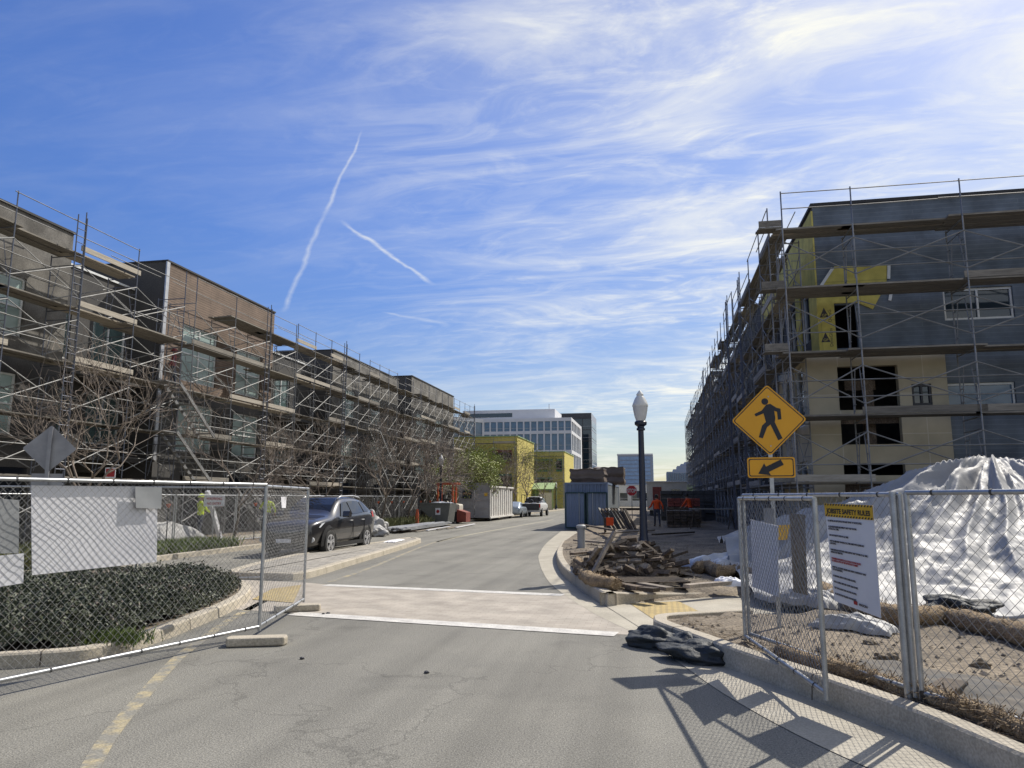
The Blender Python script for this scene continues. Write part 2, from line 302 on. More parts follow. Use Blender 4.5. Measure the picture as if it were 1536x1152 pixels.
tc = nd(nt, 'ShaderNodeTexCoord'); sp = nd(nt, 'ShaderNodeSeparateXYZ'); L.new(tc.outputs['Generated'], sp.inputs[0])
def mth(op, a, b=None, clamp=False):
    n = nd(nt, 'ShaderNodeMath', operation=op, use_clamp=clamp)
    for i, v in enumerate((a, b)):
        if v is None: continue
        if isinstance(v, (int, float)): n.inputs[i].default_value = v
        else: L.new(v, n.inputs[i])
    return n.outputs[0]
zz = mth('ADD', mth('MAXIMUM', sp.outputs[2], 0.0), .12)
cx = mth('DIVIDE', sp.outputs[0], zz); cy = mth('DIVIDE', sp.outputs[1], zz)
cv = nd(nt, 'ShaderNodeCombineXYZ'); L.new(cx, cv.inputs[0]); L.new(cy, cv.inputs[1])
def cloud(rot, sc, nscale, lo, hi, dist, detail=9, off=(0, 0, 0)):
    mp = nd(nt, 'ShaderNodeMapping'); mp.inputs['Rotation'].default_value = (0, 0, R(rot)); mp.inputs['Scale'].default_value = sc; mp.inputs['Location'].default_value = off
    L.new(cv.outputs[0], mp.inputs[0])
    n = nd(nt, 'ShaderNodeTexNoise', i_Scale=nscale, i_Detail=float(detail), i_Roughness=.62, i_Distortion=dist); L.new(mp.outputs[0], n.inputs['Vector'])
    mr = nd(nt, 'ShaderNodeMapRange', interpolation_type='SMOOTHSTEP'); mr.inputs[1].default_value = lo; mr.inputs[2].default_value = hi; L.new(n.outputs['Fac'], mr.inputs[0]); return mr.outputs[0]
streak = cloud(28, (.7, 1.7, 1), 1.25, .40, .70, 1.6, 10)
wisp = cloud(40, (1.0, 2.6, 1), 3.2, .42, .74, 1.8, 10, off=(3, 1, 0))
soft = cloud(20, (.8, 1.25, 1), .75, .32, .70, .8, 5, off=(5, 2, 0))
big = cloud(15, (1, 1.3, 1), .5, .32, .60, .4, 3, off=(1.2, 4.4, 0))
# clearer to the west (left), milkier towards the sun
side = nd(nt, 'ShaderNodeMapRange', interpolation_type='SMOOTHSTEP'); side.inputs[1].default_value = -.55; side.inputs[2].default_value = .42; L.new(sp.outputs[0], side.inputs[0])
dens = mth('MULTIPLY', mth('ADD', mth('ADD', mth('MULTIPLY', streak, .60), mth('MULTIPLY', wisp, .36)), mth('MULTIPLY', soft, .32)), mth('ADD', mth('MULTIPLY', big, .75), .3))
dens = mth('MULTIPLY', dens, mth('ADD', mth('MULTIPLY', side.outputs[0], 1.75), .10))
dens = mth('ADD', dens, mth('MULTIPLY', side.outputs[0], .12))
def trail(pa, pb, w0, w1, amt, wob):
    # a condensation trail between two sky directions, as a soft band in the cloud plane
    def pl(p):
        d = ray(*p).normalized(); return d.x/(d.z+.12), d.y/(d.z+.12)
    a, b = pl(pa), pl(pb); dx, dy = b[0]-a[0], b[1]-a[1]; Ln = math.hypot(dx, dy); dx /= Ln; dy /= Ln
    X = mth('SUBTRACT', cx, a[0]); Y = mth('SUBTRACT', cy, a[1])
    t = mth('DIVIDE', mth('ADD', mth('MULTIPLY', X, dx), mth('MULTIPLY', Y, dy)), Ln)
    n = nd(nt, 'ShaderNodeTexNoise', i_Scale=9., i_Detail=5.); L.new(cv.outputs[0], n.inputs['Vector'])
    q = mth('ADD', mth('SUBTRACT', mth('MULTIPLY', Y, dx), mth('MULTIPLY', X, dy)), mth('MULTIPLY', mth('SUBTRACT', n.outputs['Fac'], .5), wob))
    wv = mth('ADD', mth('MULTIPLY', t, w1-w0), w0)
    f = mth('SUBTRACT', 1., mth('DIVIDE', mth('ABSOLUTE', q), wv), True)
    e = mth('MULTIPLY', mth('MULTIPLY', t, 7., True), mth('MULTIPLY', mth('SUBTRACT', 1., t), 7., True), True)
    n2 = nd(nt, 'ShaderNodeTexNoise', i_Scale=22., i_Detail=4.); L.new(cv.outputs[0], n2.inputs['Vector'])
    return mth('MULTIPLY', mth('MULTIPLY', mth('MULTIPLY', f, e), amt), mth('ADD', n2.outputs['Fac'], .35))
t1 = trail((424, 470), (492, 310), .014, .008, .34, .022); t1b = trail((486, 322), (546, 195), .008, .003, .4, .02); t2 = trail((508, 330), (652, 428), .010, .012, .55, .05); t3 = trail((570, 468), (680, 488), .012, .03, .25, .06)
dens = mth('ADD', mth('ADD', mth('ADD', dens, t1), t1b), mth('ADD', t2, t3))
dens = mth('MULTIPLY', dens, .88, True)
hs = nd(nt, 'ShaderNodeHueSaturation', i_Saturation=1.27, i_Value=1.0); hs.inputs['Hue'].default_value = .512; L.new(sky.outputs[0], hs.inputs['Color'])
tint = nd(nt, 'ShaderNodeVectorMath', operation='MULTIPLY'); tint.inputs[1].default_value = (.95, .97, 1.06); L.new(hs.outputs[0], tint.inputs[0])
mixc = nd(nt, 'ShaderNodeMix', data_type='RGBA'); L.new(dens, mixc.inputs[0]); hz = nd(nt, 'ShaderNodeMapRange', interpolation_type='SMOOTHSTEP'); hz.inputs[1].default_value = 0.; hz.inputs[2].default_value = .5; L.new(sp.outputs[2], hz.inputs[0])
hm = nd(nt, 'ShaderNodeMix', data_type='RGBA'); hm.inputs[6].default_value = (.70, .66, .66, 1); hm.inputs[7].default_value = (.97, .97, 1.0, 1); L.new(hz.outputs[0], hm.inputs[0])
hmm = nd(nt, 'ShaderNodeVectorMath', operation='MULTIPLY'); L.new(tint.outputs[0], hmm.inputs[0]); L.new(hm.outputs[2], hmm.inputs[1]); sm_ = nd(nt, 'ShaderNodeMix', data_type='RGBA'); sm_.inputs[6].default_value = (1, 1, 1, 1); sm_.inputs[7].default_value = (1, .98, .86, 1); L.new(side.outputs[0], sm_.inputs[0]); hm3 = nd(nt, 'ShaderNodeVectorMath', operation='MULTIPLY'); L.new(hmm.outputs[0], hm3.inputs[0]); L.new(sm_.outputs[2], hm3.inputs[1]); L.new(hm3.outputs[0], mixc.inputs[6]); mixc.inputs[7].default_value = (6.9, 6.9, 6.4, 1); L.new(mixc.outputs[2], bg.inputs[0])
S.view_settings.view_transform = 'Standard'; S.view_settings.look = 'None'; S.view_settings.exposure = .28; S.view_settings.gamma = 1
S.render.engine = 'CYCLES'; S.cycles.max_bounces = 6; S.cycles.caustics_reflective = False; S.cycles.caustics_refractive = False
# ---------- ground ----------
def poly(pts, z, name, mat, kind='structure', th=0):
    mb = MB(); mb.add([(p[0], p[1], z) for p in pts], [tuple(range(len(pts)))]); return tag(mb.build(name, mat), kind=kind)
def smooth(pts, n=6):
    pts = [Vector((p[0], p[1])) for p in pts]; out = []
    for i in range(len(pts)-1):
        p0 = pts[max(i-1, 0)]; p1 = pts[i]; p2 = pts[i+1]; p3 = pts[min(i+2, len(pts)-1)]
        for k in range(n):
            t = k/n; out.append(.5*((2*p1)+(p2-p0)*t+(2*p0-5*p1+4*p2-p3)*t*t+(3*p1-p0-3*p2+p3)*t**3))
    out.append(pts[-1]); return out
def offset(pts, d):
    out = []
    for i, p in enumerate(pts):
        t = (pts[min(i+1, len(pts)-1)]-pts[max(i-1, 0)]).normalized(); out.append(p+Vector((-t.y, t.x))*d)
    return out
mb = MB(); g = 2500; mb.quad((-g, -60, -.03), (g, -60, -.03), (g, g, -.03), (-g, g, -.03)); struct(mb, 'ground', 'earth')
poly([(-40, -20), (9, -20), (9, 5), (4, 11), (2, 16), (0, 30), (-2, 118), (-14.2, 118), (-14.2, 12), (-40, 12)], 0, 'road', 'asphalt')
poly([(-200, 118), (200, 118), (200, 132), (-200, 132)], 0, 'cross_street', 'asphalt_side')
z1 = .004
# crosswalk with its two white lines
a0, a1 = P(330, 913), P(975, 955); b0, b1 = P(-60, 868), P(845, 893); c0, c1 = P(300, 872), P(900, 897)
poly([P(-250, 905), P(345, 914), P(440, 920), P(925, 952), P(960, 953), P(925, 915), P(868, 893), P(490, 877), P(455, 874), P(345, 869), P(-250, 858)], z1, 'crosswalk', 'crosswalk_brick')
def band(A, B, w, z, name, mat, n=1):
    A = Vector((A[0], A[1])); B = Vector((B[0], B[1])); d = (B-A).normalized(); q = Vector((-d.y, d.x))*w/2; return poly([A-q, B-q, B+q, A+q], z, name, mat)
band(P(440, 921), P(925, 952), .32, 2*z1, 'crosswalk_line', 'white_paint'); band(P(488, 878), P(845, 893), .30, 2*z1, 'crosswalk_line', 'white_paint'); band(P(-200, 862), P(345, 868.5), .22, 2*z1, 'crosswalk_line', 'white_paint')
def line(px, w, z, name, mat, world=None):
    pts = smooth([P(*p) for p in px] if px else world, 8); mb = MB(); A = offset(pts, w/2); B = offset(pts, -w/2); mb.strip([(p.x, p.y, z) for p in A], [(p.x, p.y, z) for p in B]); return struct(mb, name, mat)
line([(120, 1180), (160, 1110), (205, 1055), (262, 992), (300, 962), (345, 930), (388, 906), (418, 893)], .13, z1, 'yellow_lane_line', 'yellow_paint')
line([(495, 873), (560, 850), (628, 822), (662, 811), (700, 802)], .13, z1, 'yellow_lane_line', 'yellow_paint')
line([(655, 813), (700, 803), (760, 792), (800, 785), (830, 779.5)], .2, z1, 'centre_line', 'pale_line')
# tactile pads of the kerb ramps
poly([P(440, 905), P(378, 900), P(408, 884), P(452, 878)], .013, 'tactile_pad', 'tactile'); poly([P(290, 882), P(300, 874), P(352, 873), P(362, 879)], .013, 'tactile_pad', 'tactile')
def kerb(pts, w, h, name, closed=False, flat=None, taper=(0, 0), lo=-.02):
    # upright concrete kerb along pts; the body lies to the left of the line
    B = offset(pts, w); n = len(pts); mb = MB(); hz = [h]*n
    if taper[1]:
        for i in range(taper[1]): hz[n-1-i] = .02+(h-.02)*i/taper[1]
    if taper[0]:
        for i in range(taper[0]): hz[i] = .02+(h-.02)*i/taper[0]
    rows = []
    for p, q, z in zip(pts, B, hz):
        d = (q-p).normalized(); rows.append([(p.x-d.x*.015, p.y-d.y*.015, lo), (p.x, p.y, z-.02), (p.x+d.x*.02, p.y+d.y*.02, z), (q.x-d.x*.01, q.y-d.y*.01, z), (q.x, q.y, z-.01), (q.x, q.y, lo)])
    vs = [v for r in rows for v in r]; fs = []
    for i in range(n-1):
        for j in range(5): fs.append((i*6+j, (i+1)*6+j, (i+1)*6+j+1, i*6+j+1))
    fs.append(tuple(range(5, -1, -1))); fs.append(tuple((n-1)*6+j for j in range(6))); mb.add(vs, fs)
    # contraction joints every few metres as dark grooves standing 2 mm proud
    acc = 0
    for i in range(1, n-1):
        acc += (pts[i]-pts[i-1]).length
        if acc > 2.4:
            acc = 0; t = (pts[i+1]-pts[i]).normalized()*.006; p, q, z = pts[i], B[i], hz[i]; d = (q-p).normalized()
            for (e0, z0), (e1, z1_) in (((-.017, 0), (-.003, z-.018)), ((-.003, z-.018), (.018, z+.002)), ((.018, z+.002), (w-.01, z+.002))):
                A, Bq = p+d*e0, p+d*e1; mb.quad((A.x-t.x, A.y-t.y, z0), (A.x+t.x, A.y+t.y, z0), (Bq.x+t.x, Bq.y+t.y, z1_), (Bq.x-t.x, Bq.y-t.y, z1_), 1)
    return tag(mb.build(name, ['kerb_concrete', 'old_wood'], smooth=35), kind='structure')
# left island: outline, soil, clipped ground cover
isl = smooth([(-13.5, 8.2), (-11, 6.6), (-8.4, 6.25), P(60, 1000), P(170, 985), P(238, 963), P(300, 938), P(345, 918), P(372, 900), P(372, 886), P(340, 878), P(240, 879), P(100, 880), (-13.5, 12.4)], 7)
kerb(isl, .17, .15, 'island_kerb')
ii = offset(isl, .16); mb = MB(); mb.add([(p.x, p.y, .11) for p in ii], [tuple(range(len(ii)))]); struct(mb, 'island_soil', 'dirt')
# median with pavers
med = smooth([P(352, 869), P(400, 870), P(455, 869), P(520, 850), P(575, 833), P(618, 819), P(631, 813), P(610, 811.5), P(570, 818), P(520, 825), P(455, 836), P(395, 849), P(350, 862), P(344, 867), P(352, 869)], 4)
kerb(med, .2, .15, 'median_kerb')
mi = offset(med, .19); mb = MB(); mb.add([(p.x, p.y, .135) for p in mi], [tuple(range(len(mi)))]); struct(mb, 'median_paving', 'median_paver')
# left kerb, planting strip, pavement
lk = smooth([(-30, 11.6), (-17, 11.7), (-14.6, 12.6), (-13.7, 15), (-13.75, 19.3), (-13.8, 24), (-13.8, 60), (-13.8, 116)], 8)
kerb(lk, .17, .15, 'street_kerb')
lo_ = offset(lk, .16); mb = MB(); mb.strip([(p.x, p.y, .125) for p in lo_], [(-60 if i < 8 else -19.3, max(p.y, 12.), .125) for i, p in enumerate(lo_)]); struct(mb, 'planting_strip', 'dirt')
poly([(-17.9, 14), (-16.4, 14), (-16.4, 116), (-17.9, 116)], .135, 'pavement', 'concrete')
# right kerbs, gutter, ramp, dirt
K1 = smooth([P(1100, 891), P(1015, 899), P(940, 906.5), P(917, 909.5), P(905, 907), P(868, 883), P(843, 861), P(835, 839), P(842, 822), (-3.45, 28), (-3.6, 33), (-3.7, 40)], 7)
kerb(list(reversed(K1)), .17, .21, 'corner_kerb', taper=(0, 16))
K2 = smooth([P(1640, 1235), P(1540, 1190), P(1440, 1142), P(1372, 1111), P(1240, 1058), P(1111, 1010), P(1045, 983), P(990, 961), P(981, 953), P(990, 946), P(1050, 941), P(1120, 937)], 7)
kerb(list(reversed(K2)), .17, .22, 'corner_kerb')
gl = smooth([(-5.1, 40), (-4.6, 33), (-4.2, 28), (-3.7, 23.5), (-3.38, 21.4), (-2.75, 18), (-2.09, 15.1), (-1.1, 12), (-.27, 9.96), (.2, 8.4), (.6, 7.08), (1.2, 5.7), (2.2, 4.2), (3.5, 3.1)], 6)
gr = smooth([(-3.6, 40), (-3.5, 33), (-3.4, 28), (-2.95, 23.5), (-2.65, 20.8), (-2.1, 17.4), (-1.5, 14.8), (-.8, 12.2), (.1, 10.4), (.6, 9.4), (1.1, 8.3), (1.6, 7), (2.3, 5.8), (4.3, 3.7)], 6)
mb = MB(); mb.strip([(p.x, p.y, .006) for p in gl], [(p.x, p.y, .006) for p in gr]); struct(mb, 'gutter', 'concrete')
poly([(-1.05, 13.1), (-.2, 10.3), (.1, 10.35), (2.2, 11.6), (4.6, 13.1), (3.6, 15.7), (1.3, 14.25)], .012, 'kerb_ramp', 'concrete')
poly([(-.5, 12.85), (-.02, 10.95), (.78, 11.4), (.3, 13.3)], .017, 'tactile_pad', 'tactile')
kl = sorted([(p.y, p.x) for p in K1[28:]]+[(p.y, p.x) for p in K2[:50]])
def kt(y):
    if y <= kl[0][0]: return kl[0][1]
    for (y0, x0), (y1, x1) in zip(kl, kl[1:]):
        if y0 <= y <= y1: return x0+(x1-x0)*(y-y0)/max(y1-y0, 1e-6)
    return kl[-1][1]
def ramp_dist(x, y):   # signed: <0 inside the concrete ramp corridor
    pts = [(-1.2, 13.3), (-.2, 10.4), (.15, 10.5), (2.3, 11.7), (4.7, 13.2), (3.6, 15.6), (1.3, 14.15), (-.7, 12.8)]
    ins = False; dm = 9; n = len(pts)
    for i in range(n):
        (xa, ya), (xb, yb) = pts[i], pts[(i+1) % n]
        if (ya > y) != (yb > y) and x < (xb-xa)*(y-ya)/(yb-ya)+xa: ins = not ins
        t = max(0, min(1, ((x-xa)*(xb-xa)+(y-ya)*(yb-ya))/((xb-xa)**2+(yb-ya)**2))); dm = min(dm, math.hypot(x-xa-t*(xb-xa), y-ya-t*(yb-ya)))
    return -dm if ins else dm
def dirt_z(x, y):
    rise = .06*max(0, min(1, (y-18)/14)); e = min(1, max(0, (x-kt(y))/1.2))
    return .185+rise+e*(.05*nz(x, y, 3, .7)+.035*nz(x, y, 8, 2.1)+.02*nz(x, y, 5, 6))
mb = MB(); ys = [4.0+.16*i for i in range(170)]+[31.2+i for i in range(80)]; xs = [0, .14]+[.14+.16*i for i in range(1, 70)]+[12+2*i for i in range(16)]; vs = []; fs = []
for y in ys:
    k = kt(y)+.1
    for d in xs:
        x = k+d; rd = ramp_dist(x, y) if 9.5 < y < 17 and x < 6 else 9
        wd_ = .16 if (y < 12.2 or x < -.3) else min(1.1, .16+(x+.3)*.6)
        vs.append((x, y, dirt_z(x, y) if rd > wd_ else (-.03 if rd < .02 else .0+.18*(rd/wd_))))
n = len(xs)
for i in range(len(ys)-1):
    for j in range(n-1): fs.append((i*n+j, i*n+j+1, (i+1)*n+j+1, (i+1)*n+j))
mb.add(vs, fs); struct(mb, 'dirt_lot', 'dirt', smooth=True)
# ---------- left terrace under scaffolding ----------
def block(label, s0, s1, t, zt, upper, lower, zsplit, wins, cat='building', deep=12, recess=None, trim=False, coping='roof_black', doors=()):
    rt = thing('townhouse', label, cat, (t, s0, 0)); n = (1, 0, 0); u = (0, 1, 0); o = (t, s0, 0); Wd = s1-s0
    hs = [(a-s0, b-s0, c, d) for a, b, c, d in wins]; hd = [(a-s0, b-s0, c, d) for a, b, c, d in doors]
    lo = [h for h in hs if h[2] < zsplit]+hd; up = [h for h in hs if h[3] > zsplit]
    mb = MB(); wall_holes(mb, o, u, Wd, zsplit, zt, up, n, .16); mb.quad((t, s0, zsplit), (t-deep, s0, zsplit), (t-deep, s0, zt), (t, s0, zt), 1); mb.quad((t, s1, zsplit), (t-deep, s1, zsplit), (t-deep, s1, zt), (t, s1, zt), 1)
    mb.quad((t, s0, zt-.3), (t-deep, s0, zt-.3), (t-deep, s1, zt-.3), (t, s1, zt-.3), 1); mb.build('upper_wall', [upper, 'stucco_dark'], rt)
    mb = MB(); wall_holes(mb, o, u, Wd, 0, zsplit, lo, n, .16); mb.quad((t, s0, 0), (t-deep, s0, 0), (t-deep, s0, zsplit), (t, s0, zsplit), 1); mb.quad((t, s1, 0), (t-deep, s1, 0), (t-deep, s1, zsplit), (t, s1, zsplit), 1)
    mb.build('lower_wall', [lower, 'stucco_dark'], rt)  # lower storeys get a darker material, scaffold plank shade put into the colour
    mb = MB(); mb.b2((t-.25, s0-.03, zt), (t+.06, s1+.03, zt+.08)); mb.b2((t-deep, s0-.03, zt), (t-.253, s0+.2, zt+.078)); mb.build('coping', coping, rt)
    for h in hs: window(rt, o, u, n, h, ('frame_white', 'window_pale' if random.random() < .7 else 'window_glass'), mull=1 if h[1]-h[0] > 1.2 else 0, transom=1)
    for h in hd:
        d = MB(); d.b2((t-1.6, s0+h[0]-.3, h[2]-.1), (t-1.5, s0+h[1]+.3, h[3]+.1)); d.build('doorway', 'interior_dark', rt)
    if trim:
        d = MB(); d.b2((t-.02, s0-.05, 3.4), (t+.05, s0+.16, zt-.01)); d.build('corner_trim', 'trim_metal', rt)
    if recess:
        r0, r1, rtt, rz = recess; mb = MB(); o2 = (rtt, r0, 0); hh = [(.7, 2.0, 7.3, 9.4), (.7, 2.0, 4, 6.1), (.5, 1.7, .2, 2.6)]
        if r1-r0 > 5: hh += [(3.2, 5.2, 7.3, 9.4), (3.2, 5.2, 4, 6.1), (3.0, 5.4, .2, 2.8)]
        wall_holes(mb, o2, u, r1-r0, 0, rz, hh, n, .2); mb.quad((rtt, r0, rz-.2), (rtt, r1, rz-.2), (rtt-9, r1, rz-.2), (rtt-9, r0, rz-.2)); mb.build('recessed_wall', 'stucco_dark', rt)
        mb = MB(); mb.b2((rtt-.3, r0, rz), (rtt+.07, r1, rz+.09)); mb.build('recess_coping', 'frame_white', rt)
        for h in hh:
            if h[2] > 3: window(rt, o2, u, n, h, ('frame_white', 'window_glass'), mull=1)
            else: mb = MB(); mb.b2((rtt-.9, r0+h[0]-.2, 0), (rtt-.8, r0+h[1]+.2, h[3]+.1)); mb.build('doorway', 'interior_dark', rt)
        for z in (3.25, 6.55): MB().b2((rtt+.01, r0+.05, z), (t-.4, r1-.05, z+.25)).build('balcony_slab', 'stucco_dark', rt)
    return rt
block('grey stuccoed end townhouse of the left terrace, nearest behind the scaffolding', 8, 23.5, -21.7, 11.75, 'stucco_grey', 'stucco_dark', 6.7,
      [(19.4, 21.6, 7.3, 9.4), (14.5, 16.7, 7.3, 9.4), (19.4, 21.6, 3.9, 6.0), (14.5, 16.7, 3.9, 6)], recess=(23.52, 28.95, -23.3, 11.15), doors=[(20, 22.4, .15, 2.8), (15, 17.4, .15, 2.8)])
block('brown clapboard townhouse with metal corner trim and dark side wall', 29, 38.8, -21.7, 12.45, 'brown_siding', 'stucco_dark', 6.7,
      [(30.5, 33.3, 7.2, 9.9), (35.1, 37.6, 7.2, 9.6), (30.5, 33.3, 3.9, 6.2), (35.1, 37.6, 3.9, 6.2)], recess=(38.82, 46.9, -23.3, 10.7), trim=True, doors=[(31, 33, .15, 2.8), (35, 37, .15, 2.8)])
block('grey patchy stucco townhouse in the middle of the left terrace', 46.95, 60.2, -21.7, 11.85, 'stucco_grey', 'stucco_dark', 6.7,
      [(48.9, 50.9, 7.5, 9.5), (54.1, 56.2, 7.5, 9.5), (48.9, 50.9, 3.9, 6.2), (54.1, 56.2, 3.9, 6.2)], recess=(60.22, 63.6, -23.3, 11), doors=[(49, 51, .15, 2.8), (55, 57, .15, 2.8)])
block('tallest grey townhouse at the far end of the left terrace', 63.7, 78, -21.7, 12.75, 'stucco_grey', 'stucco_dark', 6.7,
      [(65.3, 68.4, 7.4, 9.6), (71.5, 74.2, 7.4, 9.6), (65.3, 68.4, 3.9, 6.2), (71.5, 74.2, 3.9, 6.2)], doors=[(66, 68, .15, 2.8), (72, 74, .15, 2.8)])
# ---------- scaffolding ----------
def frame_mesh(wd, h):
    mb = MB(); r = .023
    for y in (0, wd): mb.tube((0, y, 0), (0, y, h-.01), r, n=5)
    mb.tube((0, 0, h-.08), (0, wd, h-.08), r*.9, n=5); mb.tube((0, .0, h-.42), (0, wd, h-.42), r*.7, n=4)
    for y in (.38, wd-.38):
        s = 1 if y < wd/2 else -1; mb.tube((0, y, h-.42), (0, y-s*.28, .25), r*.7, n=4)
        e = 0 if y < wd/2 else wd
        for z in (.45, .85, 1.25): mb.tube((0, e, z), (0, e+s*.26, z), r*.6, n=4)
    return mb
def brace_mesh(y, h):
    mb = MB(); mb.tube((0, y, .35), (1, y, h-.45), .014, n=4); mb.tube((0, y+.03, h-.45), (1, y+.03, .35), .014, n=4); return mb
def deck_mesh(wd, seed):
    rnd = random.Random(seed); mb = MB(); n = 5; w = wd/n
    for i in {0: (0, 1, 2, 3, 4), 1: (2, 3, 4), 2: (0, 1, 2, 3), 3: (1, 2, 3)}[seed]:
        a = -.05-rnd.random()*.07; b = 1.04+rnd.random()*.08; z = rnd.random()*.02+(.04 if rnd.random() < .2 else 0)
        mb.b2((a, i*w+.012, z), (b, (i+1)*w-.008, z+.05))
    if seed % 2: mb.b2((-.06, wd-.03, .075), (1.03, wd+.01, .27), 0)
    return mb
def rail_mesh(y, z): mb = MB(); mb.tube((0, y, z), (1, y, z+.004), .017, n=4); return mb
LIBS = {}
def lib(key, f, name, mats):
    if key not in LIBS: LIBS[key] = Lib(f(), name, mats)
    return LIBS[key]
def scaffold(label, loc, rz, bays, lv, h, z0, wd=1.3, steel='scaf_steel', skip=(), seed=0, inner=True, top=True, deckskip=(), ladders=(), tops=None):
    rnd = random.Random(seed); rt = thing('scaffold', label, 'scaffolding', loc, rz, 'scaffolds along the building fronts')
    fr = lib(('f', wd, h, steel), lambda: frame_mesh(wd, h), 'frame', steel); bo = lib(('b', wd, h), lambda: brace_mesh(wd, h), 'cross_brace', 'scaf_brace'); bi = lib(('b', 0, h), lambda: brace_mesh(-.03, h), 'cross_brace', 'scaf_brace')
    dk = [lib(('d', wd, i), lambda i=i: deck_mesh(wd, i), 'plank_deck', 'plank' if i != 3 else 'plank_new') for i in range(4)]
    rl = [lib(('r', wd, z), lambda z=z: rail_mesh(wd+.03, z), 'guard_rail', 'scaf_brace') for z in (.55, 1.05)]
    po = lib(('p', 1.15), lambda: MB().tube((0, 0, 0), (0, 0, 1.15), .022, n=5), 'rail_post', steel); jk = lib('jack', lambda: MB().tube((0, 0, 0), (0, 0, .45), .02, n=5).b2((-.1, -.1, -.01), (.1, .1, .0)), 'base_jack', 'galv')
    xs = [0]
    for b in bays: xs.append(xs[-1]+b)
    for i, x in enumerate(xs):
        for k in range(lv): fr.put(rt, (x, 0, z0+k*h))
        for y in (0, wd): jk.put(rt, (x, y, z0-.44))
        if top: po.put(rt, (x, wd, z0+lv*h-.02), sc=(1, 1, 1+(.35 if i in ladders else 0)))
    for i, b in enumerate(bays):
        x = xs[i]
        for k in range(lv):
            z = z0+k*h
            if (i, k) not in skip:
                bo.put(rt, (x, 0, z), sc=(b, 1, 1))
                if inner: bi.put(rt, (x, 0, z), sc=(b, 1, 1))
            if (i, k) not in deckskip: dk[rnd.choice((0, 0, 1, 2, 2, 3))].put(rt, (x, 0, z+h), sc=(b, 1, 1))
            if k < lv-1 or top:
                if inner and rnd.random() < (.8 if len(bays) < 7 else .45): rl[0].put(rt, (x, -wd+.02, z+h+.4), (0, rnd.uniform(-.01, .01), 0), sc=(b, 1, 1))
                for r in rl:
                    if rnd.random() < (.9 if len(bays) < 7 else .68): r.put(rt, (x, 0, z+h), (0, rnd.uniform(-.006, .006), 0), sc=(b*rnd.choice((1, 1, 1.05, 1.2)) if i < len(bays)-1 else b, 1, 1))
    for i in ladders:
        mb = MB()
        for q in (0, .42): mb.tube((xs[i]+q, wd+.05, z0), (xs[i]+q, wd+.05, z0+lv*h+1.3), .022, n=5)
        for j in range(int((lv*h+1.2)/.5)): mb.tube((xs[i], wd+.05, z0+.3+j*.5), (xs[i]+.42, wd+.05, z0+.3+j*.5), .015, n=4)
        mb.build('ladder_tower', 'scaf_blue', rt, local=True)
    return rt
def stair(rt, x, y, z, run, rise, w=.75, d=1):
    # aluminium stair flight: two stringers, treads and a handrail
    mb = MB(); n = 9
    for q in (0, w): mb.bar((x, y+q, z), (x+d*run, y+q, z+rise), .05, .14)
    for i in range(n): mb.box((x+d*run*(i+.5)/n, y+w/2, z+rise*(i+.5)/n+.02), (.24, w-.06, .035))
    for q in (0, w):
        mb.tube((x, y+q, z+.95), (x+d*run, y+q, z+rise+.95), .018, n=4); mb.tube((x, y+q, z+.5), (x+d*run, y+q, z+rise+.5), .015, n=4)
        for i in range(4): mb.tube((x+d*run*i/3, y+q, z+rise*i/3), (x+d*run*i/3, y+q, z+rise*i/3+.95), .016, n=4)
    mb.b2((x+d*run, y, z+rise-.04), (x+d*(run+.9), y+w, z+rise+.0)); return mb.build('stair_flight', 'stair_metal', rt, local=True)
SX = -21.25
sc1 = scaffold('blue grey scaffold before the nearest grey townhouse on the left', (SX, 28.0, 0), R(-90), [3.05, 2.85, 2.9, 3.05, 3.0, 3.05], 5, 2.0, .42, steel='scaf_blue', seed=3, ladders=(2,), deckskip=((0, 4),))
sc2 = scaffold('scaffold with stair flights before the brown clapboard townhouse', (SX, 38.2, 0), R(-90), [2.9, 3.3, 3.2], 5, 2.0, .42, seed=5, ladders=(1,), skip=((2, 2), (2, 1)), deckskip=((2, 4),))
stair(sc2, 8.8, 1.45, 2.4, 2.6, 2.0); stair(sc2, 8.8, 1.45, 4.4, 2.6, 2.0); stair(sc2, 3.2, 1.45, .42, 2.6, 2.0)
sc3 = scaffold('scaffold over the low recess beyond the brown clapboard townhouse', (SX, 47.4, 0), R(-90), [2.25]*4, 5, 2.02, .42, seed=8, ladders=(1,))
sc4 = scaffold('long sagging scaffold before the middle grey townhouse on the left', (SX, 60.9, 0), R(-90), [1.93]*7, 5, 2.0, .42, seed=12)
stair(sc4, 9.0, 1.45, 4.4, 2.6, 2.0); stair(sc4, 9.0, 1.45, 2.4, 2.6, 2.0); stair(sc4, 9.0, 1.45, .42, 2.6, 2.0)
sc5 = scaffold('farthest scaffold on the left, ending before the white office block', (SX, 80.5, 0), R(-90), [2.13]*9, 5, 2.05, .42, seed=15, ladders=(0,))
stair(sc5, 15.0, 1.45, 4.4, 2.6, 2.0); stair(sc5, 15.0, 1.45, 2.4, 2.6, 2.0); stair(sc5, 15.0, 1.45, .42, 2.6, 2.0)
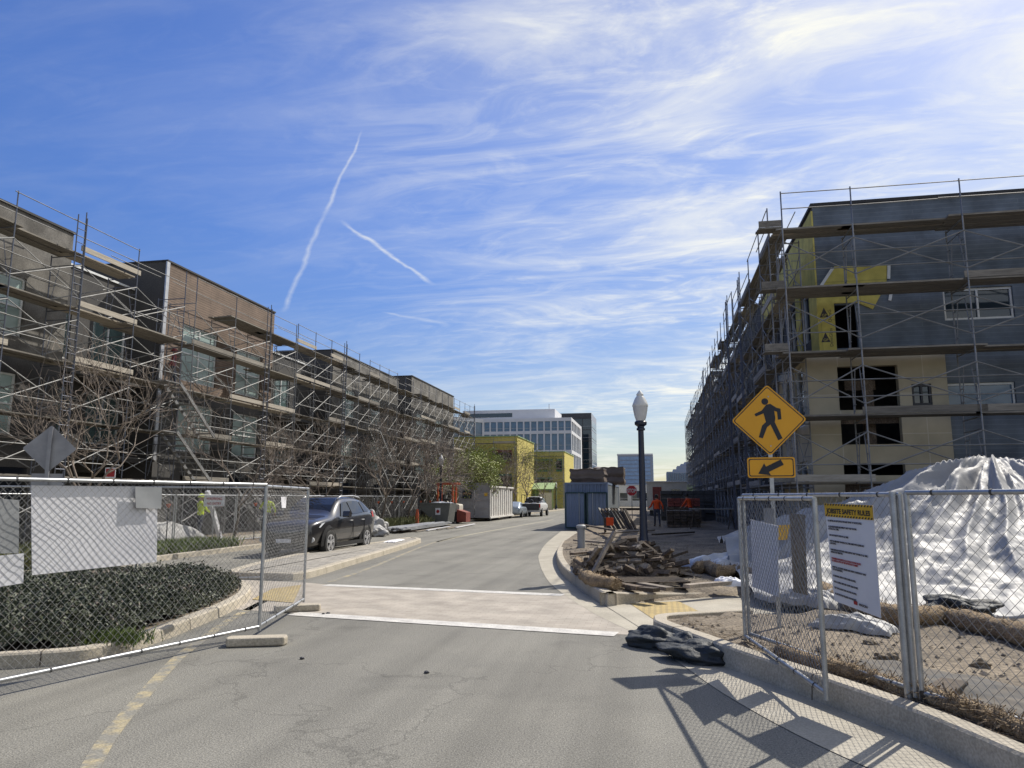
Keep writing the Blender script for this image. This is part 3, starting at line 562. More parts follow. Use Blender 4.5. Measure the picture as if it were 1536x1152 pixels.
# ---------- right building ----------
rb = thing('apartment_block', 'dark clad apartment block with beige bay and yellow sheathing on its corner', 'building', (5.2, 24.35, 0)); X0 = 5.2; Y0 = 24.35
o = (X0, Y0, 0); u = (1, 0, 0); n = (0, -1, 0)
fh = [(3.65, 5.6, 7.15, 8.15), (3.45, 5.4, 4.35, 5.2), (.48, 1.12, 6.4, 7.8), (8.5, 10.5, 7.15, 8.15), (8.5, 10.5, 4.35, 5.2), (12.5, 14.5, 7.15, 8.15), (12.5, 14.5, 4.35, 5.2), (.1, 3.3, .1, 6.2)]
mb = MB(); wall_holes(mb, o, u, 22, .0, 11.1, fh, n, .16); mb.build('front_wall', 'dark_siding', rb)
for h in fh[:2]+fh[3:7]: window(rb, o, u, n, h, ('frame_white', 'dark_glass' if h[2] > 6 else 'blue_glass'), mull=1)
mb = MB(); mb.b2((X0+.3, Y0+2.5, .1), (X0+21.8, Y0+2.6, 10.6)); mb.build('inner_partition', 'interior_dark', rb)
mb = MB()
for z in (3.1, 6.1, 9.0): mb.b2((X0+.05, Y0+.4, z), (X0+21.9, Y0+12, z+.25))
mb.build('floor_slab', 'interior_dark', rb)
sh = [(1.2+i*5.2+k*2.4, 2.6+i*5.2+k*2.4, z, z+1.7) for i in range(6) for k in (0, 1) for z in (.9, 4.0, 7.0)]
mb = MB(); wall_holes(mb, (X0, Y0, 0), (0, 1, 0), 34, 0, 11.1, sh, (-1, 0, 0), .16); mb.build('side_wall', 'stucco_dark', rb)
for h in sh: window(rb, (X0, Y0, 0), (0, 1, 0), (-1, 0, 0), h, ('frame_white', 'dark_glass'), mull=0)
mb = MB(); mb.b2((X0+.02, Y0+.02, 10.6), (X0+22, Y0+34, 10.7)); mb.b2((X0-.06, Y0-.08, 11.102), (X0+22, Y0+.25, 11.2)); mb.b2((X0-.06, Y0+.253, 11.102), (X0+.2, Y0+34, 11.198)); mb.build('roof_coping', 'roof_black', rb)
mb = MB()   # yellow sheathing boards: on the side wall and round the corner on the front
T1 = Matrix(((1, 0, 0, 0), (0, 0, 1, 0), (0, 1, 0, 0), (0, 0, 0, 1)))
mb.prism([(5.2, 6.32), (5.66, 6.32), (5.66, 7.84), (6.34, 7.84), (6.8, 7.6), (7.25, 8.4), (7.3, 9.0), (5.75, 9.05), (5.2, 8.3)], Y0-.05, Y0-.004, 0, T1)
mb.build('yellow_sheathing', 'yellow_board', rb)
mb = MB(); T2 = Matrix(((0, 0, 1, 0), (1, 0, 0, 0), (0, 1, 0, 0), (0, 0, 0, 1)))
mb.prism([(Y0-.05, 6.32), (Y0+1.1, 6.32), (Y0+1.1, 10.95), (Y0-.05, 10.95)], X0-.05, X0-.004, 0, T2); mb.prism([(Y0+2.7, 6.32), (Y0+3.5, 6.32), (Y0+3.5, 10.95), (Y0+2.7, 10.95)], X0-.05, X0-.004, 0, T2); mb.prism([(Y0+1.1, 8.8), (Y0+2.7, 8.8), (Y0+2.7, 10.95), (Y0+1.1, 10.95)], X0-.05, X0-.004, 0, T2); mb.prism([(Y0+3.5, 9), (Y0+12, 9), (Y0+12, 10.95), (Y0+3.5, 10.95)], X0-.05, X0-.004, 0, T2)
mb.build('yellow_sheathing', 'yellow_board', rb)
for zc, wd in ((7.55, 'DensG'), (6.75, 'DensGlass')):
    yy = Y0-.054; xx = 5.36
    text(wd, .14, 'ink', rb, plane_mat((xx+.2, yy, zc-.3), (0, 0, 1), (-1, 0, 0)), 'board_print', 'LEFT', .0005)
    mb = MB(); mb.prism([(xx-.16, zc-.26), (xx-.02+.06, zc), (xx-.16, zc+.26)] if False else [(xx-.15, zc-.15), (xx+.13, zc-.15), (xx-.01, zc+.17)], yy-.0012, yy, 0, T1); mb.build('board_mark', 'ink', rb)
    text('GP', .12, 'yellow_board', rb, plane_mat((xx-.01, yy-.003, zc-.12), (1, 0, 0)), 'mark_letters', 'CENTER', .0005)
mb = MB()   # taped white strips at the edge of the sheathing
for a, b in (((7.32, 8.55), (7.36, 9.0)), ((5.22, 8.3), (5.7, 9.0)), ((7.3, 7.85), (7.36, 8.1))): mb.bar((a[0], Y0-.06, a[1]), (b[0], Y0-.06, b[1]), .012, .09)
mb.build('flashing_tape', 'frame_white', rb)
# beige panelled bay low on the corner
bx0, bx1, by = 4.62, 8.62, 23.98
bh = [(.93, 2.65, 4.4, 5.75), (.93, 2.65, 3.35, 4.2), (3.0, 3.55, 4.5, 5.15), (.93, 2.65, 2.42, 2.78), (.93, 2.65, .3, 2.2)]
mb = MB(); wall_holes(mb, (bx0, by, 0), (1, 0, 0), bx1-bx0, 0, 6.28, bh, (0, -1, 0), .25); mb.quad((bx1, by, 0), (bx1, Y0, 0), (bx1, Y0, 6.28), (bx1, by, 6.28)); mb.quad((bx0, by, 6.28), (bx1, by, 6.28), (bx1, Y0, 6.28), (bx0, Y0, 6.28))
mb.build('bay_front', 'beige_panel', rb)
sh2 = [(.5, 1.9, 4.0, 5.9), (.5, 1.9, 1.0, 2.9), (2.9, 4.3, 4.0, 5.9)]
mb = MB(); wall_holes(mb, (bx0, by, 0), (0, 1, 0), 5.2, 0, 6.28, sh2, (-1, 0, 0), .2); mb.quad((bx0, by, 6.279), (bx0, by+5.2, 6.279), (X0, by+5.2, 6.279), (X0, by, 6.279)); mb.quad((bx0, by+5.2, 0), (X0, by+5.2, 0), (X0, by+5.2, 6.28), (bx0, by+5.2, 6.28)); mb.build('bay_side', 'beige_panel', rb)
mb = MB(); mb.b2((bx0+.4, by+.28, 4.3), (bx1-.3, by+.32, 4.0)); mb.b2((bx0+.4, by+.29, .1), (bx1-.3, by+.33, 2.3)); mb.b2((6.4, by+.6, 3.2), (6.7, by+.9, 5.4)); mb.b2((5.9, by+.7, 5.1), (6.8, by+.9, 5.4)); mb.build('bay_partition', 'old_wood', rb)
window(rb, (bx0, by, 0), (1, 0, 0), (0, -1, 0), bh[2], ('steel_dark', 'dark_glass'), mull=1, depth=.06)
for h in sh2: window(rb, (bx0, by, 0), (0, 1, 0), (-1, 0, 0), h, ('frame_white', 'dark_glass'), mull=0)
for x_, w_ in ((9.15, .55), (9.85, .62)):   # roof vents
    mb = MB(); mb.lathe([(w_/2, 0), (w_/2, .55), (w_/2*.9, .6), (w_/2*.9, .66), (w_/2, .7), (w_/2, .78)], 14, c=(x_, 27.5, 10.7)); mb.build('roof_vent', 'galv', rb, smooth=30)
rb2 = thing('apartment_block', 'dark far apartment block behind the receding scaffold on the right', 'building', (5.2, 60, 0))
sh = [(1.2+i*4.2, 2.8+i*4.2, z, z+1.7) for i in range(11) for z in (.9, 4.0, 7.0)]
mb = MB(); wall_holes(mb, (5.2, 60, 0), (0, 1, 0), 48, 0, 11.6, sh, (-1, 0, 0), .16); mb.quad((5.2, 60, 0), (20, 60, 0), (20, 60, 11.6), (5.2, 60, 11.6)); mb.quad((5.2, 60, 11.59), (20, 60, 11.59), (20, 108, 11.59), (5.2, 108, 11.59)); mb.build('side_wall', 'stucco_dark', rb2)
for h in sh: window(rb2, (5.2, 60, 0), (0, 1, 0), (-1, 0, 0), h, ('frame_white', 'dark_glass'), mull=0)
H2 = 1.92
sf = scaffold('grey scaffold across the front of the dark clad block, planks at every lift', (18.0, 23.78, 0), R(180), [3.0, 3.06, 3.06, 2.97, 1.98], 5, H2, .22, wd=1.28, seed=21, inner=False)
# the front scaffold's decks run past its corner, over the street side
dkx = lib(('d', 1.28, 1), None, 'plank_deck', 'plank')
for k in range(5): dkx.put(sf, (14.07, .25, .22+(k+1)*H2+.06), sc=(.62, .6, 1))
s6 = scaffold('scaffold at the near corner of the dark clad block, facing the street', (4.62, 23.8, 0), R(90), [2.2, 3.0, 3.0, 3.0], 5, H2, .22, wd=.9, seed=23, ladders=(3,))
s7 = scaffold('scaffold with high ladder tower halfway along the dark clad block', (4.62, 35.4, 0), R(90), [2.14]*7, 5, 2.0, .3, wd=.9, seed=27, ladders=(1,))
s8 = scaffold('rusty scaffold between the two right hand blocks', (4.62, 50.8, 0), R(90), [2.25]*8, 5, 1.96, .3, wd=.9, seed=31, inner=False, ladders=(3,))
s9 = scaffold('farthest scaffold on the right, closing the row beside the skyline', (4.62, 69.2, 0), R(90), [2.33]*12, 5, 2.0, .3, wd=.9, seed=35, inner=False, ladders=(4,))
# ---------- chain-link fences ----------
def mesh_panel(A, B, z0, z1, pitch=.085, r=.0021, spikes=0, seed=0):
    rnd = random.Random(seed); mb = MB(); A = Vector((A[0], A[1], 0)); B = Vector((B[0], B[1], 0)); u = (B-A).normalized(); L_ = (B-A).length; q = Vector((-u.y, u.x, 0)); H_ = z1-z0
    ph = rnd.random()*6
    def pt(a, z, e): return A+u*a+Vector((0, 0, z))+q*(e+.012*math.sin(a*1.7+ph)*math.sin((z-z0)/H_*math.pi)+.006*math.sin(z*7+a*3))
    n = int((L_+H_)/pitch)
    for i in range(n):
        c = -H_+i*pitch
        for sgn, e in ((1, .002), (-1, -.002)):
            # line a = c + (z-z0)   or mirrored
            a0, a1 = max(c, 0), min(c+H_, L_)
            if a1-a0 < .02: continue
            k = max(2, int((a1-a0)/.28)+1); pts = []
            for j in range(k+1):
                a = a0+(a1-a0)*j/k; z = a-c; pts.append(pt(a, z0+z, e) if sgn > 0 else pt(a, z1-z, e))
            mb.path(pts, r, 3, cap=False)
            if spikes and c+H_ <= L_ and sgn > 0: mb.path([pt(c+H_, z1, 0), pt(c+H_+rnd.uniform(-.02, .03), z1+.02, rnd.uniform(-.01, .01)), pt(c+H_+rnd.uniform(-.03, .03), z1+spikes*rnd.uniform(.6, 1.2), rnd.uniform(-.015, .015))], r*1.4, 3, cap=False)
    return mb
def fence(label, A, B, z0, z1, group='temporary chain link panels', r=.021, pitch=.085, wr=.0021, spikes=0, mid=False, ties=True, seed=0, posts=(1, 1), zb=None):
    rt = thing('chain_link_panel', label, 'fence', (A[0], A[1], z0), 0, group); a = Vector((A[0], A[1], 0)); b = Vector((B[0], B[1], 0)); u = (b-a).normalized(); Z = lambda p, z: Vector((p.x, p.y, z))
    mesh_panel(a+u*.02, b-u*.02, z0+.05, z1-.02, pitch, wr, spikes, seed).build('wire_mesh', 'wire', rt)
    for p, on in ((a, posts[0]), (b, posts[1])):
        if on: MB().tube(Z(p, z0), Z(p, z1), r, n=10).build('post', 'galv', rt, smooth=40)
    for z in (z0+.05, z1): MB().tube(Z(a, z)-u*.0, Z(b, z), r*.95, n=10).build('rail', 'galv', rt, smooth=40)
    if mid: MB().tube(Z((a+b)/2, z0+.05), Z((a+b)/2, z1), r*.8, n=8).build('post', 'galv', rt, smooth=40)
    if ties:
        n = int((b-a).length/.45)
        for i in range(n):
            p = a+(b-a)*((i+.5)/n)
            for z in (z0+.05, z1): MB().tube(Z(p, z)-u*.008, Z(p, z)+u*.008, r*1.15, n=8).build('wire_tie', 'steel_dark', rt)
    return rt
C0 = P(388, 957); C1 = P(455, 912); CL = C0+(P(0, 1045)-C0)*1.25
zt = zat(C0, 727)
L1 = fence('chain link panel with the big white board at the left road edge', C0, CL, .09, zt, seed=1)
L2 = fence('short chain link return panel in front of the black car', C0+Vector((-.03, .06, 0)), C1, .09, zt-.02, seed=2)
A3 = P(207, 880); B3 = A3+(P(392, 874)-A3)*1.0; D3 = (B3-A3).normalized()
L3 = fence('chain link panel standing in the crosswalk behind the clipped shrubs', A3, A3+D3*2.3, .06, zat(A3, 731), seed=3, wr=.0018, posts=(1, 0))
L4 = fence('chain link panel leading out of frame behind the grey boards', A3+Vector((-.06, -.03, 0)), A3-D3*3.4+Vector((0, -.6, 0)), .06, zat(A3, 731), seed=4, wr=.0018)
for c, lab, rz in ((P(385, 968), 'concrete foot block under the corner of the left fence panels', .35), (P(446, 917), 'concrete foot block at the far end of the short return panel', .5)):
    mb = MB(); mb.prism([(-.33, -.11), (.33, -.11), (.36, 0), (.33, .11), (-.33, .11), (-.36, 0)], 0, .1); o_ = mb.build('foot_block', 'kerb_concrete', local=True, bevel=.02); o_.location = (c.x, c.y, .004); o_.rotation_euler = (0, 0, rz); tag(o_, lab, 'fence foot', 'fence foot blocks')
def sheet(name, label, cat, px, A, B, mat, off=.02, bulge=.02, group=None, n=14, sk=0, th=.004):
    # a board or banner hung on the fence line A-B: px = four corners (tl, tr, br, bl) in the plane, cut at its real size with a slight billow
    u = Vector((B[0]-A[0], B[1]-A[1], 0)).normalized(); q = Vector((-u.y, u.x, 0))
    if q.dot(Vector((A[0], A[1], 0))) < 0: q = -q
    c = [PV(x, y, A, B)+q*off for x, y in px]; mb = MB(); vs = []; fs = []
    for k, d in ((0, 0), (1, th)):
        for i in range(n+1):
            for j in range(n+1):
                s, t = i/n, j/n; p = (c[0]*(1-s)+c[1]*s)*(1-t)+(c[3]*(1-s)+c[2]*s)*t
                vs.append(p+q*(d+bulge*math.sin(math.pi*s)*math.sin(math.pi*t)+sk*t*t+bulge*.35*math.sin(9*s+4*t)))
    m = (n+1)**2
    for k in (0, 1):
        for i in range(n):
            for j in range(n): a = k*m+i*(n+1)+j; fs.append((a, a+1, a+n+2, a+n+1))
    for i in range(n):
        for a, b in ((i, i+1), (n*(n+1)+i, n*(n+1)+i+1), (i*(n+1), (i+1)*(n+1)), (i*(n+1)+n, (i+1)*(n+1)+n)): fs.append((a, b, b+m, a+m))
    mb.add(vs, fs); rt = thing(name, label, cat, tuple((c[2]+c[3])/2), 0, group); mb.build('panel', mat, rt, smooth=50); return rt, c, q
sheet('sign_board', 'large blank white board wired to the left fence', 'board', [(50, 728), (239, 730), (238, 843), (51, 863)], C0, CL, 'board_white', .03, .007)
sheet('sign_board', 'small pale tag overlapping the corner of the large white board', 'board', [(201, 730), (241, 731), (240, 763), (202, 762)], C0, CL, 'board_grey', -.02, .005)
sheet('sign_board', 'dark grey board low behind the fence at the left frame edge', 'board', [(-30, 746), (32, 750), (31, 830), (-30, 831)], C0, CL, 'board_grey', .03, .004)
sheet('sign_board', 'small white board under the dark grey one at the left edge', 'board', [(-20, 836), (39, 830), (38, 875), (-20, 884)], C0, CL, 'board_white', .03, .004)
sheet('sign_board', 'tiny white notice on the short return panel', 'notice', [(423, 745), (431, 745), (430, 762), (424, 762)], C0, C1, 'board_white', .012, .002, n=4)
# right fence
G0 = P(1118, 958, .22); GN = P(1240, 1050, .2); GB = P(1374, 1048, .21); GE = GB+(P(1536, 1095, .21)-GB).normalized()*3.4
zr = zat(G0, 743)
G = fence('chain link gate leaf dropping to the kerb, with a white notice board', G0, GN, .2, zat(GN, 748), seed=6, spikes=0)
R1 = fence('chain link panel carrying the jobsite rules banner', G0+Vector((.05, .03, 0)), GB, .22, zr, seed=7, spikes=.06)
R2 = fence('chain link panel before the tarped mound, running out of frame', GB+Vector((.03, -.06, 0)), GE, .22, zat(GB, 739), seed=8, spikes=.06)
MB().tube((GB.x-.035, GB.y+.05, .12), (GB.x-.035, GB.y+.05, zat(GB, 738)), .034, n=12).build('gate_post', 'galv', R1, smooth=40)
for p, rz in ((GB, 1.0),):
    mb = MB(); mb.b2((-.3, -.1, 0), (.3, .1, .09)); o_ = mb.build('foot_block', 'old_wood', local=True, bevel=.01); o_.location = (p.x+.25, p.y+.12, .2); o_.rotation_euler = (0, 0, rz); tag(o_, 'timber foot block beside the thick post of the right fence', 'fence foot', 'fence foot blocks')
sheet('sign_board', 'white notice board hung on the gate leaf, seen through its mesh', 'board', [(1124, 779), (1165, 789), (1166, 896), (1127, 880)], G0, GN, 'board_white', .012, .006)
sheet('sign_board', 'small yellow notice beside the white board on the gate', 'notice', [(1163, 788), (1182, 787), (1178, 810), (1164, 810)], G0+Vector((.05, .03, 0)), GB, 'hazard_yellow', .02, .003, n=4)
sheet('sign_board', 'tall board hung behind the gate leaf, shade painted into its dark colour', 'board', [(1180, 770), (1203, 772), (1207, 893), (1186, 888)], G0+Vector((.05, .03, 0)), GB, 'dark_fabric_shaded_board', .03, .004)  # grey board in shade, the shade is put into its colour
sheet('sign_board', 'small grey board high behind the gate leaf', 'board', [(1141, 762), (1157, 763), (1157, 786), (1142, 785)], G0+Vector((.05, .03, 0)), GB, 'board_grey', .03, .004)
# jobsite rules banner
bn, bc, bq = sheet('rules_banner', 'curling white jobsite safety rules banner with yellow hazard header', 'banner', [(1241, 755), (1314, 758), (1326, 927), (1256, 901)], G0, GB, 'board_white', -.03, .0, sk=-.0)
bu = (bc[1]-bc[0]); bw = bu.length; bu.normalize(); dn = (bc[3]-bc[0]); bl = dn.length
def bpos(s, t, d=.006): return (bc[0]*(1-s)+bc[1]*s)*(1-t)+(bc[3]*(1-s)+bc[2]*s)*t-bq*d
mb = MB(); mb.quad(bpos(0, 0), bpos(1, 0), bpos(1, .135), bpos(0, .135)); mb.build('header', 'hazard_yellow', bn)
mb = MB()
for t0, t1 in ((.002, .02), (.115, .133)):
    for i in range(17): s = i/17; mb.quad(bpos(s+.01, t1, .008), bpos(s+.038, t1, .008), bpos(s+.055, t0, .008), bpos(s+.027, t0, .008))
mb.build('hazard_stripe', 'sign_black', bn)
def btext(s, t, body, size, mat, align='LEFT', sx=1, bold=0, fit=None):
    p = bpos(s, t, .008); x = (bpos(1, t)-bpos(0, t)).normalized(); y = (bpos(s, t-.05)-bpos(s, t)).normalized()
    if x.cross(y).dot(-bq) < 0: pass
    z = x.cross(y); m = Matrix((x*sx, y, z)).transposed().to_4x4(); m.translation = p; return text(body, size, mat, bn, m, 'lettering', align, .0003, bold, fit)
btext(.5, .098, 'JOBSITE SAFETY RULES', bl*.068, 'sign_black', 'CENTER', 1, .002, bw*.9)
rules = ['ALL VISITORS AND SUBCONTRACTORS MUST REPORT TO THE SITE OFFICE.', 'ALL JOB SITES REQUIRE HIGH VISIBILITY SAFETY VEST BE WORN\nIN PLACE AT ALL TIMES.', 'HARD HATS MUST BE WORN AT ALL TIMES.', 'SAFETY GLASSES MUST BE WORN AT ALL TIMES. SHIRTS WITH SLEEVES AND\nLONG PANTS.', 'WORK SHOES OR BOOTS WITH ANKLE SUPPORT MUST BE WORN AT ALL TIMES.\nSANDALS NOT PERMITTED.', 'TRESPASSING IS PROHIBITED. NO ALCOHOL OR DRUGS ON SITE.\nNO RADIOS, NO PETS, NO VISITORS WITHOUT CONSENT.', 'REPORT ALL ACCIDENTS, INJURIES AND UNSAFE CONDITIONS AT ONCE\nTO YOUR SUPERVISOR.', 'NO SMOKING, FIRES OR OPEN FLAMES ALLOWED.', 'OBEY ALL SPEED LIMITS AND TRAFFIC SIGNS ON SITE.', 'KEEP WORK AREAS CLEAN AND FREE OF DEBRIS.', 'FALL PROTECTION REQUIRED ABOVE SIX FEET.']
t = .185; kx = .9*bw/(66*.66*bl*.021)
for i, r_ in enumerate(rules):
    btext(.05, t, r_, bl*.024, 'ink_red' if i == 5 else 'ink', 'LEFT', kx*.875, .0012); t += .032+.028*(r_.count('\n')+1)
btext(.58, .955, 'MASON', bl*.034, 'ink', 'LEFT', 1, .001)
mb = MB(); mb.quad(bpos(.46, .925), bpos(.54, .925), bpos(.54, .96), bpos(.46, .96)); mb.build('logo_mark', 'ink_red', bn)
# ---------- pedestrian crossing sign ----------
Dv = 9.4
def VD(x, y, D): return CAM+ray(x, y)*(D)
sc_ = VD(1153, 630, Dv); rz = math.atan2(-sc_.x, sc_.y)*.8+R(2)
sg = thing('crossing_sign', 'yellow diamond pedestrian crossing sign with arrow plaque on a leaning square post', 'sign', (sc_.x, sc_.y, .1), rz)
hc = sc_.z-.1; ph = Matrix(((1, 0, 0, 0), (0, 0, 1, 0), (0, 1, 0, hc), (0, 0, 0, 1)))    # (x, y, depth) -> x, depth, z
def rpoly(corners, r, n=4):
    out = []; k = len(corners)
    for i in range(k):
        p = Vector(corners[i]); a = (Vector(corners[i-1])-p).normalized(); b = (Vector(corners[(i+1) % k])-p).normalized(); ang = a.angle(b); d = r/math.tan(ang/2); c = p+(a+b).normalized()*r/math.sin(ang/2)
        s0 = p+a*d-c; s1 = p+b*d-c
        for j in range(n+1): v = s0.lerp(s1, j/n).normalized()*r; out.append((c.x+v.x, c.y+v.y))
    return out
hd = .455
dia = lambda h, r: rpoly([(0, -h), (h, 0), (0, h), (-h, 0)], r)
def flat(poly, z0, z1, name, mat, T, par): mb = MB(); mb.prism(poly, z0, z1, 0, T); return mb.build(name, mat, par, local=True)
MB().b2((-.022, .006, -.05), (.022, .05, hc-.30)).build('post', 'galv', sg, local=True) if False else None
pm_ = MB(); pm_.b2((-.024, .008, -.1), (.024, .056, hc+.40)); pm_.build('post', 'galv', sg, local=True)
f1 = flat(dia(hd, .035), 0, .004, 'diamond_plate', 'sign_yellow', ph, sg)
def ring(o_, i_, z, name, mat, T, par):
    n = len(o_); mb = MB(); mb.add([T @ Vector((p[0], p[1], z)) for p in o_]+[T @ Vector((p[0], p[1], z)) for p in i_], [(k, (k+1) % n, n+(k+1) % n, n+k) for k in range(n)]); return mb.build(name, mat, par, local=True)
ring(dia(hd-.022, .03), dia(hd-.037, .026), -.002, 'border', 'sign_black', ph, sg)
u_ = hd/1.0
fig = [[(-.02, .205), (.03, .215), (.105, .16), (.155, .145), (.16, .005), (.115, 0), (.11, .105), (.075, .12), (.085, .02), (.075, -.03), (.16, -.245), (.105, -.27), (.02, -.06), (-.025, -.095), (-.085, -.24), (-.135, -.225), (-.085, -.07), (-.035, -.025), (-.045, .02), (-.06, .09), (-.16, .05), (-.175, .085), (-.08, .13)]]
for p in fig: flat([(x*u_*2.2*.96, y*u_*2.2*.96+.0) for x, y in p], -.003, -.0015, 'walker', 'sign_black', ph, sg)
flat([(-.035*1+.042*2.2*u_*.98*math.cos(a*R(20)), .255*2.2*u_*.93+.042*2.2*u_*math.sin(a*R(20))) for a in range(18)], -.003, -.0015, 'walker', 'sign_black', ph, sg)
for z in (.30, -.33): MB().lathe([(.009, -.004), (.009, 0)], 8, c=(0.01, 0, hc+z), axis='Y').build('bolt', 'galv', sg, local=True)
pz = -.60; pl = Matrix.Translation((0, 0, pz)) @ ph; rr = lambda w, h, r: rpoly([(-w, -h), (w, -h), (w, h), (-w, h)], r)
flat(rr(.285, .128, .03), 0, .004, 'arrow_plate', 'sign_yellow', pl, sg); ring(rr(.268, .111, .025), rr(.257, .1, .022), -.002, 'border', 'sign_black', pl, sg)
ca, sa = math.cos(R(26)), math.sin(R(26)); arr = [(-.175, 0), (-.05, .085), (-.05, .037), (.15, .037), (.15, -.037), (-.05, -.037), (-.05, -.085)]
flat([(x*ca-y*sa, x*sa+y*ca) for x, y in arr], -.003, -.0015, 'arrow', 'sign_black', pl, sg)
# warning diamond seen from behind, left
bs = PX(74, 673, -10.6); k = thing('warning_sign', 'grey back of a diamond warning sign on a post beyond the left fence', 'sign', (bs.x, bs.y, 0), R(32)); T3 = Matrix(((1, 0, 0, 0), (0, 0, 1, 0), (0, 1, 0, bs.z), (0, 0, 0, 1)))
flat(dia(.42, .03), .03, .035, 'diamond_plate', 'sign_back', T3, k); mb = MB(); mb.b2((-.03, -.03, 0), (.03, .028, bs.z+.38)); mb.build('post', 'sign_back', k, local=True); mb = MB(); mb.b2((-.24, .03, bs.z-.78), (.24, .035, bs.z-.44)); mb.build('plaque', 'sign_back', k, local=True)
# ---------- lamp posts ----------
def lamp_post(label, x, y, top, mat='post_blue', z0=.1):
    t_ = thing('lamp_post', label, 'street lamp', (x, y, z0), 0, 'acorn lamp posts along the street'); h = top-z0; hp = h-.86
    mb = MB(); mb.lathe([(.2, 0), (.2, .12), (.17, .15), (.165, .5), (.13, .56), (.11, .7), (.095, .8), (.078, 1.5), (.066, hp-.12), (.066, hp-.1), (.1, hp-.09), (.1, hp-.05), (.08, hp-.03), (.08, hp)], 14); mb.build('post', mat, t_, local=True, smooth=35)
    mb = MB(); mb.lathe([(.09, hp+.001), (.14, hp+.04), (.145, hp+.1), (.12, hp+.13)], 16); mb.box((-.1, 0, hp-1.6), (.06, .1, .16)); mb.build('collar', mat, t_, local=True, smooth=35)
    mb = MB(); mb.lathe([(.105, hp+.131), (.14, hp+.24), (.17, hp+.4), (.178, hp+.47)], 18); mb.build('globe', 'clear_lamp', t_, local=True, smooth=35)
    mb = MB(); mb.lathe([(.182, hp+.471), (.19, hp+.5), (.17, hp+.56), (.12, hp+.68), (.08, hp+.73), (.085, hp+.77), (.06, hp+.81), (.02, hp+.86)], 18); mb.build('lamp_cap', 'lamp_white', t_, local=True, smooth=35); return t_
lp = P(967, 862); lamp_post('dark blue acorn lamp post rising behind the scrap wood pile', lp.x, lp.y, zat(lp, 586))
l2 = PX(661, 740, -14.6); lamp_post('dark lamp post between bare trees by the orange machine', l2.x, l2.y, zat(l2, 682), z0=.12)
l3 = PX(834, 740, -14.2); lamp_post('small distant lamp post beside the green shelter', l3.x, l3.y, zat(l3, 723), z0=.12)
